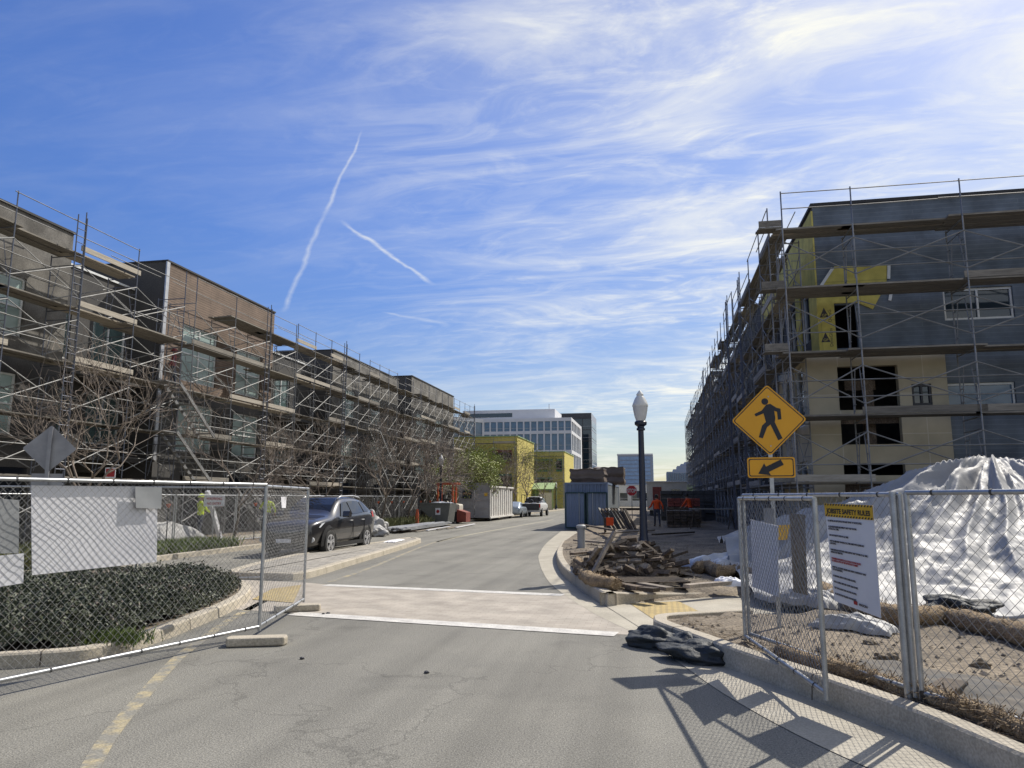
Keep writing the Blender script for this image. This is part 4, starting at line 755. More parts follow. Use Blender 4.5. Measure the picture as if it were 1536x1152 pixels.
# ---------- vehicles ----------
def car(label, loc, rz, st, body, W_=.92, cat='car', wheels=(.95, 3.61), wr=.35, cladding=True, glassspan=None, rails=True, name='parked_car', top_glass=True, bed=None):
    # st: stations (x, z_under, z_belt, z_top, half width at belt, half width at top); x runs from the nose (0) to the tail
    t_ = thing(name, label, cat, loc, rz); mb = MB(); rows = []
    for x, zu, zb, ztp, wb, wt in st:
        g = zb-zu
        rows.append([(x, 0, zu), (x, wb*.86, zu), (x, wb*.97, zu+g*.22), (x, wb, zu+g*.55), (x, wb*.985, zu+g*.85), (x, wb*.95, zb), (x, wt, zb+(ztp-zb)*.86 if ztp-zb > .1 else ztp-.01), (x, wt*.82, ztp), (x, 0, ztp+.015)])
    m = len(rows[0]); vs = []; fs = []
    for r_ in rows: vs += r_+[(x, -y, z) for x, y, z in r_[1:-1]][::-1]
    mm = 2*m-2
    for i in range(len(rows)-1):
        for j in range(mm): j2 = (j+1) % mm; fs.append((i*mm+j, (i+1)*mm+j, (i+1)*mm+j2, i*mm+j2))
    fs.append(tuple(range(mm))); fs.append(tuple((len(rows)-1)*mm+j for j in range(mm-1, -1, -1))); mb.add(vs, fs)
    bd = mb.build('body', body, t_, local=True, smooth=True); sd = bd.modifiers.new('s', 'SUBSURF'); sd.levels = 2; sd.render_levels = 2
    def surf(x, f, side, e=.012):      # point on the glasshouse side between belt (0) and roof edge (1)
        for a, b in zip(st, st[1:]):
            if a[0] <= x <= b[0]:
                q = (x-a[0])/(b[0]-a[0]); v = [a[i]+(b[i]-a[i])*q for i in range(6)]
                return Vector((x, side*((v[4]*.95)+(v[5]-v[4]*.95)*f+e), v[2]+(v[3]-v[2])*.86*f))
    if glassspan:
        for nm, xs in glassspan:
            for sd_ in (-1, 1):
                mb = MB(); n = 6; A = []; B = []
                (xa, xb, ta, tb) = xs
                for i in range(n+1): q = i/n; A.append(surf(xa+(xb-xa)*q, .1, sd_)); B.append(surf(ta+(tb-ta)*q, .88, sd_))
                mb.strip(A, B); mb.build(nm, 'car_glass', t_, local=True, smooth=True)
    for x in wheels:
        for sd_ in (-1, 1):
            y = sd_*(W_-.10); w = MB(); w.lathe([(wr*.62, -.11), (wr*.93, -.11), (wr, -.07), (wr, .07), (wr*.93, .11), (wr*.62, .11)], 24, c=(x, y, wr), axis='Y', cap=False); wl = w.build('wheel', 'tyre', t_, local=True, smooth=35)
            w = MB(); yo = y+sd_*.105; w.lathe([(wr*.56, -.06), (wr*.60, .0), (wr*.60, .012), (wr*.66, .012), (wr*.67, -.0), (wr*.67, -.04)] if sd_ > 0 else [(wr*.56, .06), (wr*.60, 0), (wr*.60, -.012), (wr*.66, -.012), (wr*.67, 0), (wr*.67, .04)], 24, c=(x, yo, wr), axis='Y', cap=False); w.lathe([(wr*.15, -.02), (wr*.15, .02)], 10, c=(x, yo, wr), axis='Y')
            for i in range(5):
                a = i*2*math.pi/5+.3
                for da in (-.09, .09): w.bar((x+wr*.1*math.cos(a), yo, wr+wr*.1*math.sin(a)), (x+wr*.6*math.cos(a+da), yo, wr+wr*.6*math.sin(a+da)), .035, .05)
            w.build('rim', 'alloy', wl, local=True, smooth=35)
            w = MB(); w.lathe([(wr*.62, -.001), (wr*.62, .001)], 20, c=(x, yo-sd_*.065, wr), axis='Y'); w.build('brake_disc', 'steel_dark', wl, local=True)
            if cladding:
                w = MB(); o2 = []; i2 = []; n = 16
                for i in range(n+1):
                    a = R(-12)+R(204)*i/n; o2.append((x+(wr+.15)*math.cos(a), wr+.02+(wr+.13)*math.sin(a))); i2.append((x+(wr+.055)*math.cos(a), wr+.02+(wr+.04)*math.sin(a)))
                yo2 = sd_*(W_-.012); yi = sd_*(W_-.25); w.strip([(p[0], yo2-sd_*.02, p[1]) for p in o2], [(p[0], yo2, p[1]) for p in i2]); w.strip([(p[0], yo2, p[1]) for p in i2], [(p[0], yi, p[1]) for p in i2]); w.build('wheel_arch', 'black_plastic', t_, local=True)
                w = MB(); w.add([(x, sd_*(W_-.03), wr)]+[(p[0], sd_*(W_-.02), p[1]) for p in i2], [(0, i+1, i+2) for i in range(n)]); w.build('arch_hollow', 'black_plastic', t_, local=True)
    return t_, surf
# black sports utility car parked along the left kerb, nose to the camera
stv = [(0, .34, .72, .74, .60, .5), (.06, .22, .84, .88, .74, .62), (.35, .2, .95, 1.0, .86, .70), (.9, .22, 1.0, 1.07, .905, .74), (1.25, .25, 1.03, 1.12, .915, .74), (1.55, .25, 1.04, 1.3, .92, .70), (2.0, .25, 1.05, 1.58, .92, .66), (2.35, .25, 1.06, 1.645, .92, .645), (3.0, .25, 1.09, 1.66, .92, .64), (3.6, .25, 1.13, 1.62, .915, .62), (4.0, .27, 1.17, 1.53, .90, .60), (4.3, .33, 1.13, 1.3, .87, .62), (4.48, .38, .98, 1.05, .82, .65), (4.56, .45, .72, .74, .76, .6)]
suv, sfn = car('black sports utility car parked at the left kerb behind the fence', (-10.95, 20.75, .0), R(91), stv, 'suv_paint', glassspan=[('front_window', (1.72, 2.48, 2.05, 2.42)), ('rear_window', (2.56, 3.42, 2.5, 3.34)), ('quarter_window', (3.50, 3.92, 3.42, 3.66))])
suv.scale = (1.16, 1.08, 1.09)
def loc(nm, mb, m, par=suv, **k): return mb.build(nm, m, par, local=True, **k)
A_ = [(1.33, y, 1.135-.0*abs(y)) for y in (-.68, -.35, 0, .35, .68)]; B_ = [(2.03, y, 1.60) for y in (-.55, -.28, 0, .28, .55)]
mb = MB(); mid = [((a[0]+b[0])/2-.03, (a[1]+b[1])/2, (a[2]+b[2])/2+.045) for a, b in zip(A_, B_)]; mb.strip(A_, mid); mb.strip(mid, B_); loc('windscreen', mb, 'car_glass', smooth=True)
mb = MB(); mb.strip([(4.06, y, 1.50) for y in (-.5, 0, .5)], [(4.36, y, 1.22) for y in (-.62, 0, .62)]); loc('tailgate_window', mb, 'car_glass')
for s_ in (-1, 1):
    mb = MB(); mb.path([(2.05, s_*.56, 1.58), (2.3, s_*.57, 1.655), (3.2, s_*.57, 1.675), (3.75, s_*.55, 1.62), (3.85, s_*.54, 1.54)], .024, 6); loc('roof_rail', mb, 'alloy', smooth=True)
    mb = MB(); mb.prism(rpoly([(-.02, -.08), (.2, -.07), (.16, .09), (.02, .1)], .03), 0, .2, 0, Matrix.Translation((1.66, s_*.95+(-.2 if s_ < 0 else 0), 1.13)) @ Matrix(((1, 0, 0, 0), (0, 0, 1, 0), (0, 1, 0, 0), (0, 0, 0, 1)))); loc('mirror', mb, 'suv_paint', smooth=40)
    mb = MB(); mb.add([(.10, s_*.58, .74), (.42, s_*.865, .80), (.62, s_*.90, .93), (.20, s_*.67, .86)], [(0, 1, 2, 3)]); hl = loc('headlight', mb, 'clear_lamp')
    mb = MB(); mb.lathe([(.07, -.02), (.07, .02)], 14, c=(.17, s_*.745, .47), axis='X'); loc('fog_light', mb, 'clear_lamp')
    mb = MB(); mb.add([(4.12, s_*.885, 1.0), (4.40, s_*.83, 1.0), (4.31, s_*.80, 1.19), (4.12, s_*.85, 1.17)], [(0, 1, 2, 3)]); loc('tail_light', mb, 'red_lamp')
    mb = MB(); mb.b2((1.3, s_*.90, .22), (3.3, s_*.945, .33)); loc('sill_cladding', mb, 'black_plastic')
    for xa, xb in ((1.62, 2.52), (2.52, 3.4)):
        mb = MB(); mb.box((xb-.16, s_*.925, .94), (.19, .03, .035)); loc('door_handle', mb, 'alloy')
        mb = MB(); mb.bar((xb, s_*.927, .36), (xb, s_*.915, 1.0), .012, .012); loc('door_gap', mb, 'black_plastic')
mb = MB(); mb.b2((-.02, -.5, .50), (.05, .5, .66)); mb.b2((-.0, -.62, .24), (.08, .62, .36)); loc('grille', mb, 'black_plastic')
mb = MB(); mb.b2((-.03, -.22, .4), (-.01, .22, .5)); loc('number_plate', mb, 'board_white')
# silver car mostly hidden behind the dumpster
sts = [(0, .3, .62, .64, .6, .5), (.08, .2, .7, .74, .74, .6), (.9, .2, .86, .93, .86, .7), (1.4, .22, .92, 1.02, .88, .7), (2.1, .22, .93, 1.42, .88, .6), (3.0, .22, .94, 1.44, .88, .6), (3.7, .24, .95, 1.15, .86, .62), (4.3, .28, .92, 1.0, .8, .65), (4.45, .35, .7, .72, .74, .6)]
car('pale blue saloon car half hidden behind the white dumpster', (-12.9, 70.3, 0), R(-90), sts, 'silver_car', .88, wheels=(.85, 3.45), wr=.32, cladding=False, glassspan=[('side_window', (1.6, 3.5, 2.1, 3.2))])
# white pickup with open bed, tail to the camera
stp = [(0, .45, .9, .93, .74, .6), (.1, .4, 1.05, 1.1, .9, .75), (1.3, .42, 1.2, 1.27, .98, .8), (1.75, .42, 1.22, 1.36, .99, .78), (2.35, .42, 1.24, 1.9, .99, .74), (3.6, .42, 1.25, 1.92, .99, .74), (3.78, .42, 1.25, 1.3, .99, .9), (3.9, .42, 1.24, 1.26, .99, .94), (5.7, .48, 1.24, 1.26, .98, .93), (5.8, .5, 1.2, 1.22, .95, .9)]
pu, _ = car('white pickup truck with ladder rack and dark loaded bed', (-11.95, 76.5, 0), R(-90), stp, 'white_car', 1.0, 'truck', wheels=(1.05, 4.75), wr=.4, cladding=False, glassspan=[('side_window', (1.95, 2.75, 2.3, 2.72)), ('rear_side_window', (2.85, 3.55, 2.82, 3.5))], name='pickup_truck')
mb = MB(); mb.b2((5.81, -.85, .62), (5.86, .85, 1.22)); loc('tailgate', mb, 'steel_dark', pu); mb = MB(); mb.b2((5.8, -.98, .42), (5.98, .98, .58)); loc('bumper', mb, 'alloy', pu)
for s_ in (-1, 1): mb = MB(); mb.b2((5.80, s_*.97, .85), (5.87, s_*.86, 1.2)); loc('tail_light', mb, 'red_lamp', pu)
mb = MB()
for x in (2.2, 3.8, 5.6):
    mb.tube((x, -.9, 1.25), (x, -.9, 2.05), .025, n=5); mb.tube((x, .9, 1.25), (x, .9, 2.05), .025, n=5); mb.tube((x, -.9, 2.05), (x, .9, 2.05), .025, n=5)
for s_ in (-.9, .9): mb.tube((1.8, s_, 2.05), (5.8, s_, 2.05), .025, n=5)
loc('ladder_rack', mb, 'steel_dark', pu)
mb = MB(); rnd = random.Random(4)
for i in range(16): mb.box((4.0+rnd.random()*1.6, rnd.uniform(-.7, .7), 1.35+rnd.random()*.35), (rnd.uniform(.2, .5), rnd.uniform(.2, .5), rnd.uniform(.15, .35)), rz=rnd.random()*3)
loc('load', mb, 'steel_dark', pu)
mb = MB(); mb.add([(3.63, -.6, 1.35), (3.63, .6, 1.35), (3.6, .55, 1.85), (3.6, -.55, 1.85)], [(0, 1, 2, 3)]); loc('rear_window', mb, 'car_glass', pu)
# ---------- trees ----------
def tree_meshes(seed, H_, leafy=0, spread=1.0):
    rnd = random.Random(seed); tr = MB(); br = MB(); tips = []
    def grow(p, d, L_, r, lvl):
        n = 3 if lvl < 3 else 2; r = max(r, .0068); pts = [p]; q = p.copy(); dd = d.copy()
        for i in range(n):
            dd = (dd+Vector((rnd.gauss(0, .16), rnd.gauss(0, .16), rnd.gauss(.05, .1)))).normalized(); q = q+dd*L_/n; pts.append(q.copy())
        rs = [r*(1-.4*i/n) for i in range(n+1)]
        (tr if lvl == 0 else br).path(pts, rs, 8 if lvl == 0 else (5 if lvl < 3 else 3), cap=False)
        if lvl >= 6 or (lvl == 5 and rnd.random() < .25): tips.append(q); return
        k = (4 if lvl == 0 else 3) if lvl < 2 else rnd.choice((2, 3, 3, 3))
        for j in range(k):
            a = rnd.random()*6.283; t = R(rnd.uniform(22, 52))*spread; ax = dd.orthogonal().normalized(); nd_ = (dd*math.cos(t)+(Matrix.Rotation(a+j*2.1, 3, dd) @ ax)*math.sin(t)); nd_.z += .12
            st_ = pts[-1] if j < 2 or lvl == 0 else pts[-2]
            grow(st_, nd_.normalized(), L_*rnd.uniform(.68, .88) if lvl else H_*rnd.uniform(.22, .30), r*.6, lvl+1)
    grow(Vector((0, 0, 0)), Vector((0, 0, 1)), H_*.30, .07*H_/5.5, 0); lf = MB()
    if leafy:
        for t_ in tips:
            for i in range(leafy):
                c = t_+Vector((rnd.gauss(0, .18), rnd.gauss(0, .18), rnd.gauss(0, .18))); a = Vector((rnd.gauss(0, 1), rnd.gauss(0, 1), rnd.gauss(0, 1))).normalized()*.075; b = a.orthogonal().normalized()*.045; lf.add([c-a, c-b, c+a, c+b], [(0, 1, 2, 3)])
    return tr, br, lf
TM = {}
def tree(label, x, y, H_, seed, rz=0, leafy=0, z0=.12, sc=1):
    t_ = thing('bare_tree' if not leafy else 'budding_tree', label, 'tree', (x, y, z0), rz, 'street trees of the left planting strip')
    key = (seed, H_, leafy)
    if key not in TM:
        a, b, c = tree_meshes(seed, H_, leafy); TM[key] = (Lib(a, 'trunk', 'bark', smooth=True), Lib(b, 'crown', 'twig'), Lib(c, 'leaves', 'leaf_spring') if leafy else None)
    for l_ in TM[key]:
        if l_: l_.put(t_, sc=(sc, sc, sc))
    return t_
for x, y, H_, sd_, lf, lab in ((-14.6, 16.6, 4.9, 11, 0, 'spreading bare tree rising behind the big white board'), (-14.6, 24.0, 4.8, 12, 0, 'bare tree right of the white board, before the brown townhouse'), (-14.7, 31.3, 5.0, 13, 0, 'bare tree directly behind the black car'), (-14.7, 38.5, 5.6, 11, 0, 'bare tree between the black car and the grey hopper'), (-14.7, 42.6, 5.4, 12, 0, 'bare tree squeezed between two others before the sagging scaffold'), (-14.7, 51.8, 5.6, 11, 0, 'bare tree just left of the orange roll bar'), (-14.7, 46.5, 6.0, 14, 0, 'bare tree behind the orange machine'), (-14.8, 57.0, 4.6, 15, 7, 'light green budding tree between the orange machine and the white dumpster'), (-14.8, 69, 6.3, 13, 0, 'bare tree above the white dumpster'), (-14.8, 77, 6.6, 12, 0, 'bare tree behind the white pickup'), (-14.8, 84, 6.6, 16, 5, 'small budding tree before the second yellow building'), (-14.6, 96, 6.6, 14, 0, 'farthest bare tree, by the green shelter'), (-14.9, 62.5, 4.9, 17, 7, 'yellow green budding tree above the doors of the white dumpster')):
    tree(lab, x, y, H_, sd_, rz=y*1.7, leafy=lf)
# ---------- planting ----------
def inside(poly_, x, y):
    ins = False; n = len(poly_)
    for i in range(n):
        a, b = poly_[i], poly_[(i+1) % n]
        if (a.y > y) != (b.y > y) and x < (b.x-a.x)*(y-a.y)/(b.y-a.y)+a.x: ins = not ins
    return ins
def edge_d(poly_, x, y):
    p = Vector((x, y)); d = 9
    for i in range(len(poly_)-1):
        a, b = poly_[i], poly_[i+1]; ab = b-a; t = max(0, min(1, (p-a).dot(ab)/max(ab.length_squared, 1e-9))); d = min(d, (p-a-ab*t).length)
    return d
def clump(mb, x, y, z, rnd, n, s, up, mi=0, spread=.1):
    for i in range(n):
        c = Vector((x+rnd.gauss(0, spread), y+rnd.gauss(0, spread), z+rnd.gauss(0, spread*.5))); d = Vector((rnd.gauss(0, 1), rnd.gauss(0, 1), abs(rnd.gauss(up, .6)))).normalized(); a = d*s*rnd.uniform(.7, 1.3); b = d.cross(Vector((rnd.gauss(0, 1), rnd.gauss(0, 1), rnd.gauss(0, 1)))).normalized()*s*.42
        mb.add([c-b*.2, c+a*.5-b, c+a, c+a*.5+b], [(0, 1, 2, 3)], mi)
rnd = random.Random(5); mb = MB(); core = MB(); bed = offset(isl, .24); pz = {}
for i in range(30000):
    x = rnd.uniform(-12.6, -5.6); y = rnd.uniform(6, 14)
    if not inside(bed, x, y): continue
    e = edge_d(bed, x, y); h = .09+.25*min(1, e/.6)**.6+.09*nz(x, y, 2, 1.3)+.07*nz(x, y, 6, 4)
    if nz(x, y, 9, .55) > .55: h *= .5
    z = .1+h*rnd.uniform(.7, 1.0)+(rnd.random() < .06)*rnd.uniform(.02, .13)
    clump(mb, x, y, z, rnd, 5, .042, .7, 1 if rnd.random() < (.5 if nz(x, y, 14, 1.1) > .38 else .05) else 0, .045)
o_ = mb.build('shrub_bed', ['shrub_leaf', 'shrub_flower']); tag(o_, 'dark clipped ground cover shrubs filling the kerbed left island', 'shrubs', kind='stuff')
gx = 60; vs = []; fs = []; xs = [-12.8+7.2*i/gx for i in range(gx+1)]; ys = [6+8*i/gx for i in range(gx+1)]
for y in ys:
    for x in xs:
        ok = inside(bed, x, y); e = edge_d(bed, x, y); vs.append((x, y, .1+(.01+.17*min(1, e/.6)**.6+.08*nz(x, y, 2, 1.3) if ok else -.1)))
for i in range(gx):
    for j in range(gx):
        k = i*(gx+1)+j; q = (k, k+1, k+gx+2, k+gx+1)
        if all(inside(bed, vs[m][0], vs[m][1]) for m in q): fs.append(q)
core.add(vs, fs); cr = core.build('shrub_stems', 'shrub_leaf', smooth=True); tag(cr, 'dense dark stems under the clipped ground cover', 'shrubs', kind='stuff')
def grass(name, label, spots, mat, s, up, per=8, cat='grass', group=None):
    mb = MB(); r_ = random.Random(len(spots))
    for x, y, z, sp in spots:
        for i in range(per):
            c = Vector((x+r_.gauss(0, sp), y+r_.gauss(0, sp), z)); d = Vector((r_.gauss(0, .5), r_.gauss(0, .5), up)).normalized()*s*r_.uniform(.5, 1.3); b = Vector((-d.y, d.x, 0)); b = (b.normalized() if b.length > 1e-4 else Vector((1, 0, 0)))*s*.05
            mb.add([c-b, c+b, c+d*.6+b*.6+Vector((d.x, d.y, 0))*.1, c+d+Vector((d.x, d.y, -.02))*.5], [(0, 1, 2, 3)])
    return tag(mb.build(name, mat), label, cat, kind='stuff')
r_ = random.Random(9)
gp = P(165, 965, .12); grass('grass_tuft', 'bright green grass spilling over the kerb of the shrub bed', [(gp.x+r_.gauss(0, .16)-.1, gp.y+r_.gauss(0, .10)+.05, .12, .09) for i in range(130)], 'grass', .15, 1.4)
grass('verge_grass', 'green grass of the left planting strip beyond the board', [(r_.uniform(-15.6, -14.05), r_.uniform(17.5, 23.6), .12, .1) for i in range(800)], 'grass', .34, 1.6)
grass('verge_weeds', 'dry weeds and low bushes along the left planting strip', [(r_.uniform(-15.6, -14.05), r_.choice((r_.uniform(13.5, 18.5), r_.uniform(30, 50))), .12, .14) for i in range(1400)], 'weed_dry', .5, 1.5)
grass('lot_weeds', 'patches of green weeds on the dirt around the lamp post', [(P(x, y).x+r_.gauss(0, .35), P(x, y).y+r_.gauss(0, .5), .13, .12) for x, y in ((925, 822), (945, 828), (930, 812), (925, 795), (1000, 825)) for i in range(60)], 'grass', .12, 1.0)
# ---------- tarped mound ----------
pk1 = CAM+ray(1490, 690)*15.2; pk2 = CAM+ray(1310, 741)*18.0
def mound_z(x, y):
    d1 = math.hypot((x-pk1.x)*.95, (y-pk1.y)*1.0); d2 = math.hypot((x-pk2.x)*.7, (y-pk2.y)*.9); d3 = math.hypot(x-4.6, (y-13.9)*1.2)
    d1 = math.sqrt(d1*d1+.45)-.42; h = (pk1.z-.02)*max(0, 1-d1/5.2)**1.08
    b = max(0, 1-d2/4.2); h2 = (pk2.z-.15)*b**1.1; c = max(0, 1-d3/3.4); h3 = 1.1*c**1.2
    return max(h, h2*.98, h3)
mb = MB(); nx, ny = 420, 370; x0, x1, y0, y1 = 1.5, 15.5, 8.2, 21.0; vs = []; fs = []
for j in range(ny+1):
    for i in range(nx+1):
        x = x0+(x1-x0)*i/nx; y = y0+(y1-y0)*j/ny; h = mound_z(x, y); ang = math.atan2(y-pk1.y, x-pk1.x); d = math.hypot(x-pk1.x, y-pk1.y)
        fall = min(1, h/.45); wx = nz(x, y, 1, .9)*.5; wy = nz(x, y, 6, .9)*.5; low = max(0, 1-h/2.3)
        def fac(u, v, w):
            dd = noise.voronoi(Vector((u, v, w)))[0]; return dd[0]
        def fold(k, w, sd):      # draped folds running down from the peak: sharp crests, soft troughs, fading in and out
            a_ = ang*k+w*nz(d*.55, ang*1.3, sd)+.07*d*nz(ang*2, sd, 0.); f_ = abs((a_ % 1.)*2-1); return (f_**1.6)*max(0, min(1, .55+1.5*nz(ang*k*.35, d*.30, sd+5)))
        cr = fac((x+wx)*1.15, (y+wy)*1.5, 4.); cr2 = fac((x+wx)*3.0, (y+wy)*3.4, 9.); cr3 = fac((x+wy)*7.5, (y+wx)*8, 2.)
        up = min(1, d/1.2)
        h2 = h+fall*(.38*(fold(2.1, .5, 1.)-.3)*up+.2*(fold(5.2, .7, 7.)-.3)*up+.085*(fold(11., .9, 3.)-.3)*up+.26*(cr-.4)*low*low+.17*(cr2-.4)*(.06+low*low)+.04*(cr3-.4)*(.15+low))
        vs.append((x, y, dirt_z(x, y)+.012+max(h2, 0.0) if h > .02 else dirt_z(x, y)-.05))
for j in range(ny):
    for i in range(nx):
        k = j*(nx+1)+i; q = (k, k+1, k+nx+2, k+nx+1)
        if any(mound_z(vs[m][0], vs[m][1]) > .02 for m in q): fs.append(q)
mb.add(vs, fs); tm = thing('tarped_mound', 'tall mound covered with wrinkled silvery white plastic sheeting', 'tarp', (pk1.x, pk1.y, .1)); mb.build('plastic_sheet', 'tarp', tm, smooth=True)
def tube_thing(name, label, cat, pts, r, mat, n=12, jitter=.0, seed=0, group=None):
    pts = smooth([(p[0], p[1]) for p in pts], 8); r2 = random.Random(seed); mb = MB()
    P3 = [Vector((p.x, p.y, (dirt_z(p.x, p.y) if p.x > -3 else .12)+r*.8+r2.uniform(-jitter, jitter))) for p in pts]; mb.path(P3, [r*r2.uniform(.86, 1.12)*(.75 if i in (0, len(P3)-1) else 1) for i in range(len(P3))], n)
    mb.v = [v+Vector((nz(v.x*9, v.y*9, v.z*9), nz(v.x*9, v.y*9, v.z*9+7), nz(v.x*9, v.y*9, v.z*9+13)))*r*.28 for v in mb.v]
    for q_ in range(int(len(P3)*26)):
        i = r2.randrange(len(P3)-1); c = P3[i].lerp(P3[i+1], r2.random()); d = Vector((r2.gauss(0, 1), r2.gauss(0, 1), abs(r2.gauss(0, .9)))).normalized(); c = c+d*r*.9; e = Vector((r2.gauss(0, 1), r2.gauss(0, 1), r2.gauss(0, .6))).normalized()*r2.uniform(.03, .1); w_ = e.cross(d).normalized()*.0035; mb.add([c-e-w_, c-e+w_, c+e+w_+d*.02, c+e-w_+d*.02], [(0, 1, 2, 3)])
    return tag(mb.build(name, mat, smooth=60), label, cat, group)
gwat = 'straw wattles'
tube_thing('straw_wattle', 'long straw wattle snaking along the foot of the tarped mound', 'wattle', [P(1120, 868, .2), P(1175, 872, .2), P(1235, 893, .2), P(1300, 922, .2), P(1350, 938, .2), P(1420, 935, .2), P(1500, 955, .2), P(1600, 985, .2)], .125, 'wattle', group=gwat)
tube_thing('straw_wattle', 'straw wattle curled at the left tip of the mound', 'wattle', [P(1135, 870, .2), P(1105, 862, .2), P(1080, 866, .2), P(1060, 858, .2), P(1045, 860, .2)], .13, 'wattle', group=gwat)
tube_thing('straw_wattle', 'frayed straw wattle behind the near right kerb', 'wattle', [(p.x, p.y) for p in offset(K2, -.33)[9:38:5]], .065, 'wattle', jitter=.01, group=gwat)
tube_thing('straw_wattle', 'straw wattle inside the corner kerb below the wood pile', 'wattle', [P(866, 850, .15), P(872, 866, .15), P(890, 882, .15), P(925, 889, .15)], .12, 'wattle', group=gwat)
def lump(name, label, cat, px, r, h, mat, seed, z=.12, sx=1, sy=1, crumple=.35, rz=0, group=None):
    bm = bmesh.new(); bmesh.ops.create_icosphere(bm, subdivisions=5, radius=1); r2 = random.Random(seed); off = r2.random()*50
    for v in bm.verts:
        c = v.co.copy(); k = 1+crumple*nz(c.x*1.6+off, c.y*1.6, c.z*1.6)+crumple*.45*(noise.voronoi(Vector((c.x*2.2+off, c.y*2.2, c.z*2.2)))[0][0]-.4)+crumple*.16*(noise.voronoi(Vector((c.x*6+off, c.y*6, c.z*6)))[0][0]-.4); v.co = Vector((c.x*r*sx*k, c.y*r*sy*k, max(-.02, c.z*h*k+h*.55)))
    me = bpy.data.meshes.new(name); bm.to_mesh(me); bm.free(); me.polygons.foreach_set('use_smooth', [True]*len(me.polygons)); me.materials.append(M[mat]); o_ = bpy.data.objects.new(name, me); COL.objects.link(o_); o_.location = (px[0], px[1], z); o_.rotation_euler = (0, 0, rz); return tag(o_, label, cat, group)
b1 = P(1020, 972); b2 = P(1074, 990)
for px, lab, sd_, rz, sx in (((b1.x-.28, b1.y+.0), 'black sandbag lying in the gutter against the kerb, the farther one', 2, -.75, 1.7), ((b2.x-.2, b2.y-.12), 'black sandbag lying in the gutter, the nearer plump one', 5, -.5, 1.5), ((b1.x+.08, b1.y-.2), 'flat black sandbag squeezed between two plump ones', 8, -.9, 1.3)):
    lump('sandbag', lab, 'sandbag', px, .24, .125, 'bag_black', sd_, .0, sx, .85, .5, rz, 'black sandbags in the gutter')
tl = P(1440, 918, .3); lump('black_bag', 'black plastic bag crumpled on the foot of the mound', 'bag', (tl.x, tl.y), .3, .13, 'bag_black', 12, .28, 1.3, .7, .6, -.3)
for px, py, r, lab in ((1470, 1003, .07, 'clod of earth lying on the dirt behind the right fence'), (1305, 975, .06, 'small clod near the thick fence post'), (1330, 995, .09, 'dark clod beside the gate post')):
    q = P(px, py, .15); lump('earth_clod', lab, 'clod', (q.x, q.y), r, r*.7, 'dirt', px, dirt_z(q.x, q.y)-.02, 1.2, .8, .6, 0, 'clods of earth')
def cloth(name, label, cat, px, sx, sy, h, mat, seed, rz, z=.12):
    mb = MB(); n = 40; vs = []; fs = []; c, s_ = math.cos(rz), math.sin(rz)
    for i in range(n+1):
        for j in range(n+1):
            u, v = i/n-.5, j/n-.5; x = u*sx*(1+.15*nz(v*5, seed)); y = v*sy*(1+.3*nz(u*5, seed+9)); e = max(0, 1-4*max(u*u, v*v))
            z_ = h*(e**.5)*(.45+.6*noise.voronoi(Vector((u*3, v*4.5, seed)))[0][0]+.25*noise.voronoi(Vector((u*8, v*10, seed)))[0][0]); X, Y = px[0]+x*c-y*s_, px[1]+x*s_+y*c; vs.append((X, Y, (dirt_z(X, Y) if X > -3 else z)+.015+max(z_, 0)))
    for i in range(n):
        for j in range(n): k = i*(n+1)+j; fs.append((k, k+1, k+n+2, k+n+1))
    mb.add(vs, fs); return tag(mb.build(name, mat, smooth=True), label, cat)
cloth('plastic_scrap', 'white plastic trailing over the straw wattle behind the gate', 'plastic sheet', P(1215, 905, .2), 1.1, .5, .22, 'tarp', 3, 2.2)
cloth('plastic_scrap', 'loose end of white plastic beside the thick fence post', 'plastic sheet', P(1280, 945, .2), .9, .4, .16, 'tarp', 6, 2.6)
cloth('plastic_scrap', 'clear plastic spread at the left tip of the mound', 'plastic sheet', P(1095, 852, .2), 1.8, 1.2, .3, 'tarp_clear', 8, .6)
cloth('plastic_scrap', 'crumpled paper bag on the dirt near the curled wattle', 'plastic sheet', P(1095, 878, .2), .5, .3, .16, 'board_white', 10, .3)
cloth('ground_sheet', 'dark weed fabric half buried behind the right fence', 'fabric', P(1450, 1045, .15), 2.2, .9, .05, 'dark_fabric_shaded_board', 14, -.9)
cloth('plastic_scrap', 'white plastic piled against the wall behind the left grass', 'plastic sheet', (-16.6, 22.0), 1.2, 6.0, .8, 'tarp', 15, 0)
cloth('plastic_scrap', 'torn packaging lying on the median nose', 'plastic sheet', P(592, 818), .4, 1.5, .06, 'board_white', 18, .1, .14)
for i, (x, y, r, h) in enumerate(((-13.1, 33.8, .5, .8), (-12.8, 32.9, .5, .5), (-13.6, 34.4, .5, 1.0))): lump('debris_sack', ['white sack of debris behind the tail of the black car', 'slumped white sack lowest beside the car bumper', 'white sack standing tallest behind the black car'][i], 'sack', (x, y), r, h*.6, 'tarp', i+20, .02, 1, 1, .5, 0, 'white debris sacks')
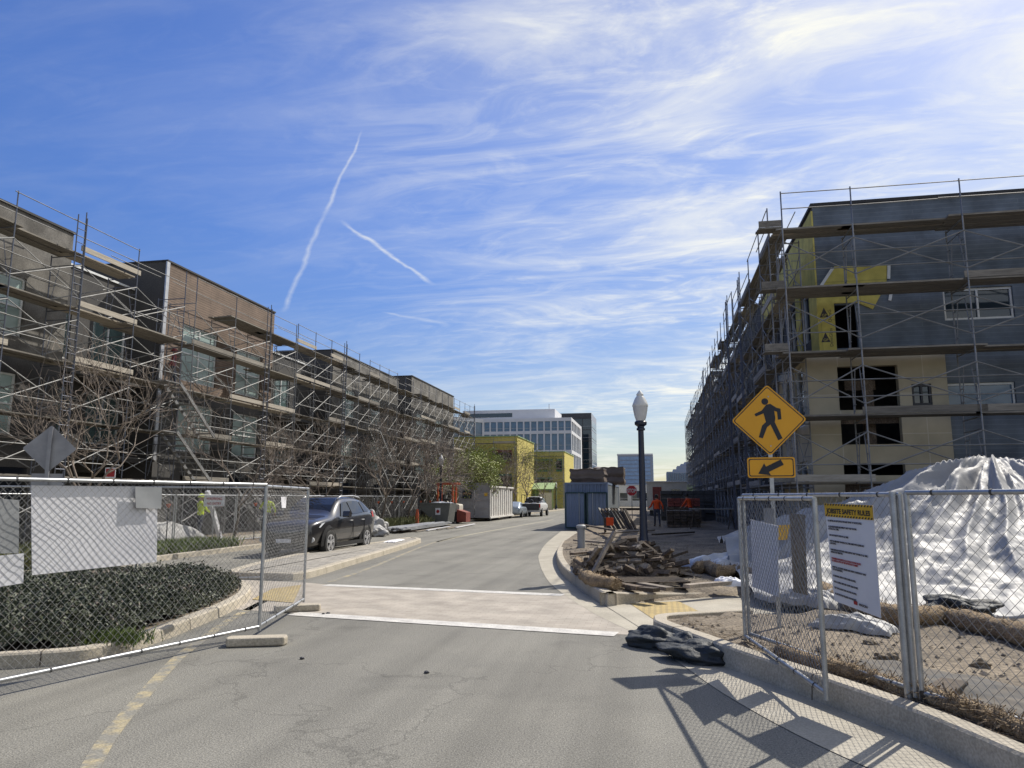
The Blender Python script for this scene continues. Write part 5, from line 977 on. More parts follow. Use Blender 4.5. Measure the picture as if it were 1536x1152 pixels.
# ---------- scrap wood pile on pallets ----------
wc = P(945, 868, .15); gw = 'scrap timber pieces in the pile'
def pallet(label, x, y, z, rz, n=7, mat='old_wood', tilt=0):
    t_ = thing('pallet', label, 'pallet', (x, y, z), rz, 'timber pallets by the scrap pile'); mb = MB()
    for i in range(n): mb.box((0, -.52+1.04*i/(n-1), .118), (1.2, .1, .02))
    mb.build('deck_boards', mat, t_, local=True)
    for yy in (-.5, 0, .5):
        pass
    for xx in (-.56, 0, .56): MB().box((xx, 0, .06), (.05, 1.14, .09)).build('stringer', mat, t_, local=True)
    mb = MB()
    for i in range(3): mb.box((0, -.48+.48*i, .008), (1.2, .1, .014))
    mb.build('base_boards', mat, t_, local=True); t_.rotation_euler = (tilt, 0, rz); return t_
p1 = P(965, 880, .15); pallet('low pallet at the front of the scrap pile', p1.x+.12, p1.y+.25, .15, .25, tilt=0); p2 = P(930, 866, .15); pallet('pallet carrying the heap of offcuts', p2.x+.2, p2.y+.1, .15, .55, tilt=.05)
rnd = random.Random(31); offs = [MB(), MB(), MB(), MB()]
for i, m_ in enumerate(offs):
    L_ = (.32, .5, .85, .26)[i]; w_, h_ = ((.055, .05), (.05, .03), (.045, .024), (.03, .03))[i]; m_.b2((-L_/2, -w_, -h_), (L_/2, w_, h_))
ol = [[Lib(m_, 'timber_offcut', mt) for m_ in offs] for mt in ('old_wood', 'wood_grey')]
cnt = 0
olabs = ['short dark offcut', 'flat dark batten', 'long dark board', 'stubby dark block']
for i in range(330):
    a = rnd.random()*6.283; q = rnd.random()**.6; x = wc.x+q*math.cos(a)*1.0+.1*q*math.sin(a); y = wc.y+q*math.sin(a)*.7; zt_ = .64*(1-q*q)**1.3+.04; z = .25+zt_*rnd.uniform(.5, 1.0)
    k = rnd.choice((0, 0, 1, 1, 2, 3, 3)); o_ = ol[0 if rnd.random() < .8 else 1][k].put(None, (x, y, z), (rnd.gauss(0, .6), rnd.gauss(0, .24), rnd.uniform(-1.1, .8)), (rnd.uniform(.8, 1.15), 1, 1))
    tag(o_, 'scrap timber offcut tumbled in the heap beside the lamp post', 'timber', gw)
def beam(label, a, b, w=.09, h=.05, mat='wood_grey', group='loose boards around the scrap pile', name='loose_board'):
    return tag(MB().bar(a, b, w, h).build(name, mat), label, 'board', group)
def Pz(x, y, D): return CAM+ray(x, y)*D
d0 = wc.y*.98
bl_ = [((888, 862), (922, 797), 'grey plank leaning steeply out of the top of the scrap pile'), ((900, 820), (880, 848), 'shorter grey plank crossing the leaning one'), ((910, 812), (925, 835), 'grey stick fallen behind the leaning plank')]
for (a, b, lab), D in zip(bl_, (14.2, 14.4, 14.6)): beam(lab, Pz(*a, D), Pz(*b, D+.3), .10, .055)
for i, (a, b, lab) in enumerate((((942, 884), (985, 890), 'dark board lying flat at the front right of the pile'), ((955, 878), (1005, 888), 'grey board lying on the dirt toward the ramp'), ((905, 876), (960, 887), 'board slipping off the pile onto the wattle'), ((1030, 884), (1100, 878), 'pale plank lying on the dirt by the sidewalk'), ((858, 835), (905, 830), 'thick grey sleeper at the back of the pile'), ((900, 806), (980, 800), 'long plank on the dirt beyond the pile'), ((870, 790), (920, 810), 'rafter tilted behind the grey standpipe'), ((862, 815), (960, 822), 'dark plank edging the weeds'), ((980, 808), (1040, 803), 'plank in front of the worker in orange'))):
    A, B = P(*a, .2), P(*b, .2); z = dirt_z(A.x, A.y)+.05; A.z = z+.02*i*.3; B.z = z+.02+(.25 if i == 6 else 0); beam(lab, A, B, .16, .06, 'old_wood' if i % 2 == 0 else 'wood_grey')
bo = P(881, 826); sp_ = thing('standpipe', 'grey capped standpipe standing behind the scrap pile', 'standpipe', (bo.x, bo.y-2, .1)); MB().lathe([(.12, 0), (.12, .72)], 14).build('pipe', 'board_grey', sp_, local=True, smooth=35); MB().lathe([(.155, .721), (.155, .79), (.1, .83)], 14).build('cap', 'board_grey', sp_, local=True, smooth=35)
ob = P(908, 803, .15); rt = thing('stake', 'wooden stake with a bright orange flag beyond the scrap pile', 'stake', (ob.x, ob.y, .15)); MB().b2((-.05, -.05, 0), (.05, .05, .75)).build('post', 'old_wood', rt, local=True); MB().b2((.052, -.06, .42), (.36, .0, .76)).build('flag', 'hivis_orange', rt, local=True)
# ---------- container, lumber and store area on the right ----------
cb = thing('shipping_container', 'blue grey shipping container on the right kerb with doors ajar', 'container', (-5.15, 42, 0)); cw, cl, chh = 2.44, 12.2, 2.62
def corr(mb, a, b, z0, z1, pitch=.28, dp=.04, nrm=(1, 0, 0), mi=0):
    a = Vector(a); b = Vector(b); u = (b-a).normalized(); n = int((b-a).length/pitch); N = Vector(nrm); pts = []
    L_ = (b-a).length
    for i in range(n):
        s = i*L_/n; w = L_/n
        pts += [(s, 0), (s+w*.35, 0), (s+w*.5, -dp), (s+w*.85, -dp)]
    pts.append((L_, 0)); A = [a+u*p+N*d+Vector((0, 0, z0)) for p, d in pts]; B = [a+u*p+N*d+Vector((0, 0, z1)) for p, d in pts]; mb.strip(A, B, mi)
mb = MB(); corr(mb, (2.42, 0.1, 0), (2.42, cl-.1, 0), .14, chh-.12); mb.build('side_wall', 'cont_lit_grey', cb, local=True); mb = MB(); corr(mb, (.02, 0.1, 0), (.02, cl-.1, 0), .14, chh-.12, nrm=(-1, 0, 0)); mb.build('side_wall', 'cont_blue', cb, local=True)  # sunward wall painted in the lit tone, the other in the shaded blue
mb = MB(); mb.b2((.05, .05, chh-.06), (cw-.05, cl-.05, chh-.03)); mb.build('roof', 'cont_lit_grey', cb, local=True)
mb = MB()
for x in (.06, cw-.06):
    for y in (.06, cl-.06): mb.b2((x-.06, y-.06, 0), (x+.06, y+.06, chh))
for z in (.07, chh-.06):
    for x in (.06, cw-.06): mb.b2((x-.058, .122, z-.06), (x+.058, cl-.122, z+.058))
    for y in (.06, cl-.06): mb.b2((.122, y-.055, z-.06), (cw-.122, y+.055, z+.057))
mb.b2((.12, 1.6, .1), (cw-.12, 1.62, chh-.1)); mb.build('frame', 'cont_blue', cb, local=True)
mb = MB(); corr(mb, (.1, .03, 0), (cw-.1, .03, 0), chh-.6, chh-.1, nrm=(0, -1, 0), pitch=.2); mb.build('door_header', 'cont_blue', cb, local=True)
for hx, sg_, ang, lab in ((.04, 1, -16, None), (cw-.04, -1, 22, None)):
    mb = MB(); a = R(ang); w = 1.2; d = Vector((sg_*math.cos(a), -abs(math.sin(a)), 0)); nn = Vector((d.y, -d.x, 0))*sg_; o0 = Vector((hx, -.03, 0)); corr(mb, o0+d*.06, o0+d*(w-.06), .16, chh-.62, .2, .03, nrm=tuple(nn)); dr = mb.build('door', 'cont_blue', cb, local=True)
    mb = MB()
    for s in (.03, w-.03): mb.bar(o0+d*s+Vector((0, 0, .1)), o0+d*s+Vector((0, 0, chh-.56)), .07, .07)
    for z in (.12, chh-.58): mb.bar(o0+d*.07+Vector((0, 0, z)), o0+d*(w-.07)+Vector((0, 0, z)), .06, .07)
    mb.build('door_frame', 'cont_green', dr, local=True)
    mb = MB(); mb.tube(o0+d*(w*.72)+nn*.05+Vector((0, 0, .15)), o0+d*(w*.72)+nn*.05+Vector((0, 0, chh-.6)), .02, n=6); mb.build('lock_bar', 'cont_lit_grey', dr, local=True)
def wrapped(label, c, d, seed):
    bm = bmesh.new(); bmesh.ops.create_cube(bm, size=1); bmesh.ops.subdivide_edges(bm, edges=bm.edges, cuts=9, use_grid_fill=True)
    for v in bm.verts: v.co = Vector((v.co.x*d[0], v.co.y*d[1], v.co.z*d[2]))+Vector((nz(v.co.x*4, v.co.z*4, seed), nz(v.co.y*4, v.co.z*4, seed+3), nz(v.co.x*5, v.co.y*5, seed+5)))*.07*Vector((1, 1, 1)).length
    me = bpy.data.meshes.new('wrapped_load'); bm.to_mesh(me); bm.free(); me.materials.append(M['wrap_brown']); me.polygons.foreach_set('use_smooth', [True]*len(me.polygons)); me.set_sharp_from_angle(angle=R(40)); o_ = bpy.data.objects.new('wrapped_load', me); COL.objects.link(o_); o_.location = c; return tag(o_, label, 'wrapped load', 'wrapped loads on the container')
wrapped('brown wrapped load at the near end of the container roof', (-3.95, 44.0, chh+.40), (1.95, 2.2, .78), 2); wrapped('taller brown wrapped load farther along the container roof', (-3.0, 48.5, chh+.52), (1.9, 2.6, 1.05), 9)
sgp = PX(948, 760, -1.9); st_ = thing('stop_sign', 'red stop sign beyond the container', 'sign', (sgp.x, sgp.y+.0, .1), R(4)); zc = zat(sgp, 736)-.1; ph2 = Matrix(((1, 0, 0, 0), (0, 0, 1, 0), (0, 1, 0, zc), (0, 0, 0, 1))); oc = lambda r: [(r*math.cos(R(22.5+45*i)), r*math.sin(R(22.5+45*i))) for i in range(8)]
rs_ = 8.5/1110*(sgp-CAM).dot(FW); flat(oc(rs_), 0, .01, 'border', 'white_panel', ph2, st_); flat(oc(rs_*.92), -.006, -.002, 'face', 'sign_red', ph2, st_); text('STOP', rs_*.85, 'white_panel', None, Matrix(), 'x') if False else None
tm_ = Matrix.Translation((0, -.012, zc-rs_*.3)) @ Matrix.Rotation(R(90), 4, 'X') @ Matrix.Diagonal((.85, 1.15, 1, 1))
INV_backup = INV.pop(st_); text('STOP', rs_*.78, 'white_panel', st_, tm_, 'lettering', 'CENTER', .002, .01); INV[st_] = INV_backup
mb = MB(); mb.tube((0, .03, 0), (0, .03, zc+rs_*.8), .035, n=6); mb.build('post', 'galv', st_, local=True)
tr_ = thing('site_trailer', 'beige site office trailer behind the stop sign', 'trailer', (-.9, 66, .2)); mb = MB(); mb.b2((0, 0, .5), (3.4, 6, 2.9)); mb.build('body', 'machine_cream', tr_, local=True); mb = MB(); mb.b2((-.1, -.1, 2.902), (3.5, 6.1, 3.0)); mb.build('roof', 'white_panel', tr_, local=True); mb = MB(); mb.b2((2.1, -.03, 1.2), (2.8, -.002, 2.3)); mb.build('window', 'dark_glass', tr_, local=True); mb = MB(); mb.b2((.5, -.03, .55), (1.25, -.002, 2.5)); mb.build('door', 'rust_red', tr_, local=True); mb = MB(); mb.b2((.2, .3, 0), (.5, 5.5, .498)); mb.b2((2.9, .3, 0), (3.2, 5.5, .498)); mb.build('base', 'steel_dark', tr_, local=True)
# leaning timbers and plank stacks
ln = PX(945, 790, -1.75); mbx = MB(); gl_ = 'timbers leaning in a row beside the container'
rk = thing('timber_rack', 'horizontal rail that the row of dark timbers leans on', 'rail', (-2.6, 37.9, .2)); mb = MB(); mb.bar((0, 0, 1.0), (1.9, .1, 1.0), .1, .12); mb.build('rail', 'old_wood', rk, local=True); mb = MB(); mb.bar((.1, 0, 0), (.1, 0, .94), .1, .1); mb.bar((1.8, .1, 0), (1.8, .1, .94), .1, .1); mb.build('leg', 'old_wood', rk, local=True)
for i in range(9):
    x = -2.7+i*.16; o_ = beam('dark timber leaning in the row between the container and the lamp post', (x+rnd.uniform(.3, .5), 37.1, .22), (x-.2, 37.78, 1.2+rnd.random()*.06), .12, .05, 'old_wood' if i % 3 else 'steel_dark', gl_, 'leaning_timber')
def stack(label, c, d, n, mat, seed, rz=0, cat='lumber stack', name='lumber_stack'):
    t_ = thing(name, label, cat, c, rz, 'stacks of lumber beside the right scaffold'); r2 = random.Random(seed)
    for i in range(n):
        mb = MB()
        for j in range(5): w = d[0]/5; x = -d[0]/2+w*j; mb.b2((x+.01, -d[1]/2+r2.uniform(-.12, .12), i*d[2]/n), (x+w-.01, d[1]/2+r2.uniform(-.12, .12), (i+1)*d[2]/n-.015))
        mb.build('board_layer', mat, t_, local=True)
    return t_
stack('dark plank stack under a work top behind the worker in orange', (1.3, 41.5, .25), (1.7, 3.0, .85), 6, 'old_wood', 3); stack('red wrapped lumber bundle on dark planks', (1.55, 48, 1.25), (1.9, 3.4, .5), 3, 'rust_red', 4); stack('dark lumber stack supporting the red bundle', (1.55, 48, .25), (2.0, 3.6, .99), 6, 'old_wood', 5); stack('long black beams stacked behind the red bundle', (2.0, 54, .25), (3.6, 4, 2.0), 8, 'steel_dark', 6)
wt = thing('work_table', 'rough work table of planks on trestles beside the right scaffold', 'table', (2.55, 38.6, .23)); mb = MB(); mb.b2((-1.0, -.5, .95), (1.2, .5, 1.0)); mb.build('table_top', 'plank', wt, local=True)
for x in (-.8, 1.0):
    mb = MB(); mb.bar((x-.2, -.4, 0), (x, -.4, .94), .09, .05); mb.bar((x+.2, .4, 0), (x, .4, .94), .09, .05); mb.build('leg', 'old_wood', wt, local=True)
# ---------- left kerb: dumpster, hopper, machine, steel ----------
dz = thing('dumpster', 'white roll off dumpster with ribbed side and grey end doors', 'dumpster', (-14.95, 55.6, 0)); dw, dl, dh = 2.45, 9.4, 2.7; top = zat((-12.5, 55.6), 724)
mb = MB(); corr(mb, (dw-.05, .1, 0), (dw-.05, dl-.1, 0), .35, top-.35, pitch=.78, dp=.1); mb.build('side_wall', 'dumpster_white', dz, local=True)
mb = MB(); mb.b2((.05, .25, .3), (.1, dl, top-.3)); mb.b2((.1, dl-.06, .3), (dw-.1, dl-.01, top-.3)); mb.b2((.1, .3, .3), (dw-.12, dl-.07, .36)); mb.build('inner_shell', 'dumpster_grey', dz, local=True)
mb = MB(); mb.b2((dw-.1, .1, top-.34), (dw+.03, dl, top-.22)); mb.b2((dw-.1, .1, .22), (dw+.03, dl, .345)); mb.b2((0, dl-.05, top-.34), (dw-.11, dl+.03, top-.24)); mb.b2((.0, .1, top-.34), (.14, dl-.06, top-.23)); mb.build('rim', 'dumpster_white', dz, local=True)
for i, (a, b) in enumerate(((0.0, 1.2), (1.25, dw))):
    mb = MB(); mb.b2((a, -.02, .28), (b, .06, top)); dr = mb.build('end_door', 'dumpster_grey', dz, local=True); mb = MB()
    for z in (.3, 1.0, 1.6, top-.06): mb.b2((a+.01, -.06, z-.04), (b-.01, -.0225, z+.04))
    for x in (a+.04, b-.04): mb.b2((x-.035, -.065, .35), (x+.035, -.0235, top-.12))
    mb.build('door_rib', 'dumpster_grey', dr, local=True)
mb = MB(); mb.b2((.28, -.075, 1.72), (1.02, -.067, 2.3)); mb.build('label_plate', 'label_navy', dz, local=True)
def ztext(s, size, mat, par, x, y, z, sx=1):
    bk = INV.pop(par); o_ = text(s, size, mat, par, Matrix.Translation((x, y, z)) @ Matrix.Rotation(R(90), 4, 'X') @ Matrix.Diagonal((sx, 1, 1, 1)), 'lettering', 'CENTER', .002, .004); INV[par] = bk; return o_
ztext('ATLAS', .23, 'label_orange', dz, .65, -.082, 2.02, .9)
mb = MB(); mb.b2((2.0, -.068, 1.9), (2.25, -.066, 2.15)); mb.build('warning_label', 'hazard_yellow', dz, local=True)
for y in (.6, dl-.6):
    for x in (.3, dw-.2): MB().lathe([(.2, -.12), (.2, .12)], 12, c=(x, y, .2), axis='X').build('roller', 'steel_dark', dz, local=True)
mb = MB(); rnd = random.Random(3)
for i in range(40): mb.box((rnd.uniform(.4, dw-.4), rnd.uniform(.6, dl-.6), top-.75+rnd.random()*.6), (rnd.uniform(.2, .6), rnd.uniform(.4, 1.5), .1), rz=rnd.random()*3)
mb.build('rubble', 'old_wood', dz, local=True)
hp_ = PX(657, 770, -14.0); hp = thing('hopper', 'grey self dumping hopper with sloped front standing on the left kerb', 'hopper', (hp_.x, hp_.y, .1), 0)
k_ = (hp_-CAM).dot(FW)/F; hw = 47*k_; hz0, hz1 = .12, zat(hp_, 755)-.1
mb = MB(); T4 = Matrix(((1, 0, 0, 0), (0, 0, 1, 0), (0, 1, 0, 0), (0, 0, 0, 1))); pf = [(-hw/2, hz1), (-hw/2+.05, hz1-.35), (hw*.02, hz0), (hw*.42, hz0), (hw/2, hz1)]; mb.prism(pf, -.75, -.70, 0, T4); mb.prism(pf, .70, .75, 0, T4)
for a, b in zip(pf, pf[1:]): mb.quad((a[0], -.7, a[1]), (b[0], -.7, b[1]), (b[0], .7, b[1]), (a[0], .7, a[1]))
mb.build('bucket', 'hopper_grey', hp, local=True); mb = MB(); mb.bar((-hw/2, -.76, hz1), (hw/2, -.76, hz1), .06, .08); mb.bar((-hw/2, .76, hz1), (hw/2, .76, hz1), .06, .08); mb.build('rim', 'hopper_grey', hp, local=True)
mb = MB(); mb.b2((-hw*.1, -.6, 0), (hw*.5, -.45, .118)); mb.b2((-hw*.1, .45, 0), (hw*.5, .6, .118)); mb.build('skid', 'steel_dark', hp, local=True)
mb = MB(); mb.b2((.05, -.762, hz1*.45), (.38, -.753, hz1*.78)); dc = mb.build('decal', 'board_white', hp, local=True); mb = MB(); mb.lathe([(.11, -.768), (.11, -.764)], 12, c=(.215, 0, hz1*.615), axis='Y'); mb.build('decal_mark', 'ink_red', dc, local=True)
lump('debris_sack', 'grey rubble heaped in the top of the hopper', 'rubble', (hp_.x+.2, hp_.y), .55, .16, 'tarp_clear', 41, hz1-.05, 1.2, 1, .5)
mx = PX(683, 770, -13.9); mh = lambda py: zat(mx, py)-.0
ma = thing('compact_loader', 'compact machine with orange roll bar, cream body and rust red bucket', 'machine', (mx.x, mx.y, 0.02), 0); k_ = (mx-CAM).dot(FW)/F
px_ = lambda px: (px-683)*k_
mb = MB()
for y in (-.4, .45):
    for x in (658, 681): mb.bar((px_(x), y, .9), (px_(x), y, mh(727)), .12, .12)
    mb.bar((px_(655), y, mh(726)), (px_(687), y, mh(726)), .16, .14)
for x in (657, 684): mb.bar((px_(x), -.32, mh(726)+.02), (px_(x), .37, mh(726)+.02), .15, .12)
mb.build('roll_bar', 'orange_paint', ma, local=True)
mb = MB(); mb.prism(rpoly([(px_(676), .5), (px_(692), .5), (px_(692), mh(757)), (px_(676), mh(755))], .1), -.5, .5, 0, T4); mb.build('tank', 'machine_cream', ma, local=True, smooth=40)
mb = MB(); mb.prism([(px_(660), .55), (px_(676)-.02, .55), (px_(676)-.02, mh(758)), (px_(668), mh(752)), (px_(660), mh(756))], -.45, .45, 0, T4); mb.build('engine_hood', 'machine_cream', ma, local=True)
mb = MB(); mb.b2((px_(664), -.3, mh(752)+.02), (px_(674), .3, mh(752)+.14)); mb.b2((px_(664), -.3, mh(752)+.14), (px_(666.5), .3, mh(742))); mb.build('seat', 'black_plastic', ma, local=True)
for x in (664, 687):
    for y in (-.55, .55): MB().lathe([(.2, -.12), (.38, -.12), (.4, -.06), (.4, .06), (.38, .12), (.2, .12)], 16, c=(px_(x), y, .4), axis='Y').build('wheel', 'tyre', ma, local=True, smooth=35)
mb = MB(); mb.prism([(px_(690), .1), (px_(704), .1), (px_(704), .75), (px_(690), .95)], -.8, .4, 0, T4); mb.build('bucket', 'rust_red', ma, local=True)
gs = 'light steel studs stacked along the left kerb'; r2 = random.Random(8)
sa = thing('stud_bundle', 'long bundle of grey steel studs lying along the left kerb', 'steel bundle', (-13.0, 36.2, .02), R(2)); mb = MB()
for i in range(7):
    for j in range(3): mb.b2((-.55+i*.16, r2.uniform(-.9, .9), .1+j*.062), (-.55+i*.16+.13, 9+r2.uniform(-1.6, .9), .1+j*.062+.05))
mb.build('studs', 'steel_grey', sa, local=True)
for y in (.8, 4.5, 8.2): MB().b2((-.8, y, 0), (.8, y+.1, .095)).build('bearer', 'old_wood', sa, local=True)

for i in range(5): beam(['pale board on the road edge before the hopper', 'second pale board beside the stud bundle', 'white trim length lying outermost by the stud bundle', 'short bearer block by the machine', 'long pale lath along the stud bundle'][i], (-12.2+i*.17, 37+i*1.3, .06), (-12.4+i*.14, 42+i*1.5, .07), .12, .04, ('wood_grey', 'board_white', 'plank')[i % 3], gs)
oc_ = PX(642, 776, -13.8); MBc = thing('barrier_post', 'orange barrier post beside the hopper', 'barrier', (oc_.x-.2, oc_.y-1.5, .1)); mb = MB(); mb.lathe([(.11, 0), (.11, .7), (.06, 1.0)], 10); mb.build('post', 'orange_paint', MBc, local=True); mb = MB(); mb.b2((-.22, -.22, -.08), (.22, .22, -.001)); mb.build('base', 'black_plastic', MBc, local=True)
# site fence behind the planting strip
for i in range(9):
    y = 15.2+i*3.7; fence('chain link panel of the row between the planting strip and the left scaffolds', (-15.9, y), (-15.9, y+3.6), .12, 1.85, 'site fence panels behind the planting strip', pitch=.15, wr=.0026, ties=False, seed=20+i)
for i in range(14):
    y = 17+i*2.6; x = -15.6-.15*(i % 3); rt = thing('rebar_stake', 'thin stake with an orange safety cap along the left fence row', 'stake', (x, y, .1), 0, 'capped stakes along the left fence row'); MB().tube((0, 0, 0), (0, 0, 1.35), .02, n=5).build('rod', 'steel_dark', rt, local=True); MB().lathe([(.03, 1.33), (.07, 1.42), (.07, 1.46)], 8).build('cap', 'orange_paint', rt, local=True)
q = PX(322, 745, -15.7); rt = thing('notice_sign', 'small white warning notice with red lettering on the fence behind the grass', 'notice', (q.x, q.y, .1), R(25)); mb = MB(); mb.b2((-.35, -.05, 1.35), (.35, -.03, 1.75)); mb.build('panel', 'board_white', rt, local=True); ztext('WARNING', .14, 'ink_red', rt, 0, -.055, 1.58, .8); ztext('NO ENTRY', .12, 'ink_red', rt, 0, -.055, 1.41, .8); mb = MB(); mb.tube((0, .0, 0), (0, 0, 1.75), .025, n=6); mb.build('post', 'galv', rt, local=True)
q = PX(166, 704, -15.9); rt = thing('notice_sign', 'little red and white notice hanging before the near scaffold', 'notice', (q.x, q.y, q.z-.25), R(25)); mb = MB(); mb.b2((-.14, -.01, 0), (.14, .01, .3)); mb.build('panel', 'board_white', rt, local=True); mb = MB(); mb.b2((-.12, -.014, .03), (.12, -.011, .27)); mb.build('print', 'ink_red', rt, local=True)
q = PX(333, 790, -15.9); beam('white pipe leaning against the fence behind the grass', (q.x, q.y, .15), (q.x-.1, q.y-.9, 2.0), .14, .12, 'board_white', None, 'leaning_pipe')
# ---------- people ----------
def person(label, loc_, rz, joints, mats, zs, hat=None, group=None):
    # joints: name -> (pos, radius); edges listed; one skinned body
    E_ = [('hip', 'waist'), ('waist', 'chest'), ('chest', 'neck'), ('neck', 'head'), ('head', 'crown'), ('chest', 'shL'), ('shL', 'elL'), ('elL', 'haL'), ('chest', 'shR'), ('shR', 'elR'), ('elR', 'haR'), ('hip', 'thL'), ('thL', 'knL'), ('knL', 'anL'), ('anL', 'toL'), ('hip', 'thR'), ('thR', 'knR'), ('knR', 'anR'), ('anR', 'toR'), ('haL', 'fiL'), ('haR', 'fiR')]
    names = list(joints); me = bpy.data.meshes.new('p'); me.from_pydata([joints[n_][0] for n_ in names], [(names.index(a), names.index(b)) for a, b in E_], []); t0 = bpy.data.objects.new('p', me); COL.objects.link(t0)
    t0.modifiers.new('s', 'SKIN'); sv = me.skin_vertices[0].data
    for i, n_ in enumerate(names): sv[i].radius = joints[n_][1] if isinstance(joints[n_][1], tuple) else (joints[n_][1],)*2; sv[i].use_root = n_ == 'hip'
    b_ = t0.modifiers.new('u', 'SUBSURF'); b_.levels = 2; b_.render_levels = 2
    dg = bpy.context.evaluated_depsgraph_get(); m2 = bpy.data.meshes.new_from_object(t0.evaluated_get(dg)); bpy.data.objects.remove(t0)
    rt = thing('person', label, 'person', loc_, rz, group); m2.materials.clear()
    for m_ in mats: m2.materials.append(M[m_])
    zb, zw, zn = zs
    hl, hr = Vector(joints['haL'][0]), Vector(joints['haR'][0])
    for p in m2.polygons:
        c = p.center; p.use_smooth = True; p.material_index = 3 if c.z < zb else (0 if c.z < zw and (abs(c.x) < .2) else (2 if c.z > zn or (c-hl).length < .1 or (c-hr).length < .1 else 1))
    o_ = bpy.data.objects.new('body', m2); COL.objects.link(o_); o_.parent = rt
    hd_ = Vector(joints['crown'][0]); mb = MB(); mb.lathe([(.1, -.09), (.108, -.02), (.10, .05), (.065, .1), (.01, .115)] if not hat else [(.16, -.03), (.165, -.02), (.125, -.01), (.12, .04), (.085, .09), (.02, .115)], 14, c=tuple(hd_+Vector((0, .0, -.02)))); mb.build('hair' if not hat else 'hard_hat', hat or 'hair', rt, local=True, smooth=40)
    if not hat:
        pass
    return rt
def pose(aL, aR, lean=0, st=.12):
    j = {'hip': ((0, 0, .95), (.15, .11)), 'waist': ((0, .01+lean*.2, 1.1), (.145, .1)), 'chest': ((0, lean*.6, 1.35), (.17, .115)), 'neck': ((0, lean, 1.5), .055), 'head': ((0, lean+.01, 1.62), (.078, .092)), 'crown': ((0, lean+.02, 1.70), (.075, .088)),
         'shL': ((-.2, lean*.7, 1.41), .065), 'shR': ((.2, lean*.7, 1.41), .065), 'thL': ((-.1, 0, .86), .09), 'thR': ((.1, 0, .86), .09), 'knL': ((-.11, st*.4, .48), .06), 'knR': ((.12, -st*.4, .48), .06), 'anL': ((-.11, st, .09), .045), 'anR': ((.13, -st, .09), .045), 'toL': ((-.12, st+.17, .05), .04), 'toR': ((.15, -st+.17, .05), .04)}
    for s_, a in (('L', aL), ('R', aR)):
        j['el'+s_] = (a[0], .048); j['ha'+s_] = (a[1], .035); j['fi'+s_] = (a[2], .022)
    return j
w1 = P(986, 791, .22); sw = (zat(w1, 743)-.22)/1.75
p_ = person('person in a bright orange work shirt seen from behind by the lumber', (w1.x, w1.y, .24), R(8), pose(((-.3, .05, 1.15), (-.42, .28, 1.02), (-.43, .36, 1.0)), ((.33, -.02, 1.13), (.36, .08, .9), (.36, .1, .81)), .03, .14), ['denim', 'hivis_orange', 'skin', 'boot'], (.13, .98, 1.52)); p_.scale = (sw, sw, sw)
w2 = PY(1036, 760, 43.5); p_ = person('person in a red orange vest bending behind the work table', (w2.x, 43.5, .23), R(60), pose(((-.28, .3, 1.15), (-.22, .5, .98), (-.2, .57, .96)), ((.28, .3, 1.15), (.22, .5, .98), (.2, .57, .96)), .22), ['denim', 'hivis_orange', 'skin', 'boot'], (.13, .98, 1.5))
w3 = PX(302, 745, -17.2); p_ = person('person in a yellow vest working behind the left site fence', (w3.x, w3.y, .13), R(-30), pose(((-.3, .1, 1.15), (-.3, .3, 1.05), (-.3, .38, 1.05)), ((.32, .1, 1.15), (.3, .32, 1.05), (.3, .4, 1.05))), ['denim', 'hivis_yellow', 'skin', 'boot'], (.13, .98, 1.52), 'hivis_yellow')
w4 = PX(402, 752, -17.0); p_ = person('person in a yellow vest and white hard hat behind the short return panel', (w4.x, w4.y, .13), R(40), pose(((-.3, .1, 1.15), (-.3, .3, 1.2), (-.3, .38, 1.22)), ((.32, 0, 1.13), (.34, .1, .9), (.34, .12, .82)), .08), ['denim', 'hivis_yellow', 'skin', 'boot'], (.13, .98, 1.52), 'frame_white')
w5 = PX(262, 532, -20.6); p_ = person('person in dark clothes standing on the stair landing of the brown townhouse scaffold', (w5.x, w5.y, 6.45), R(120), pose(((-.3, .05, 1.15), (-.33, .15, .93), (-.33, .17, .85)), ((.3, .1, 1.15), (.28, .3, 1.1), (.28, .38, 1.1))), ['denim', 'scaf_red', 'skin', 'boot'], (.13, .98, 1.52), 'scaf_red')
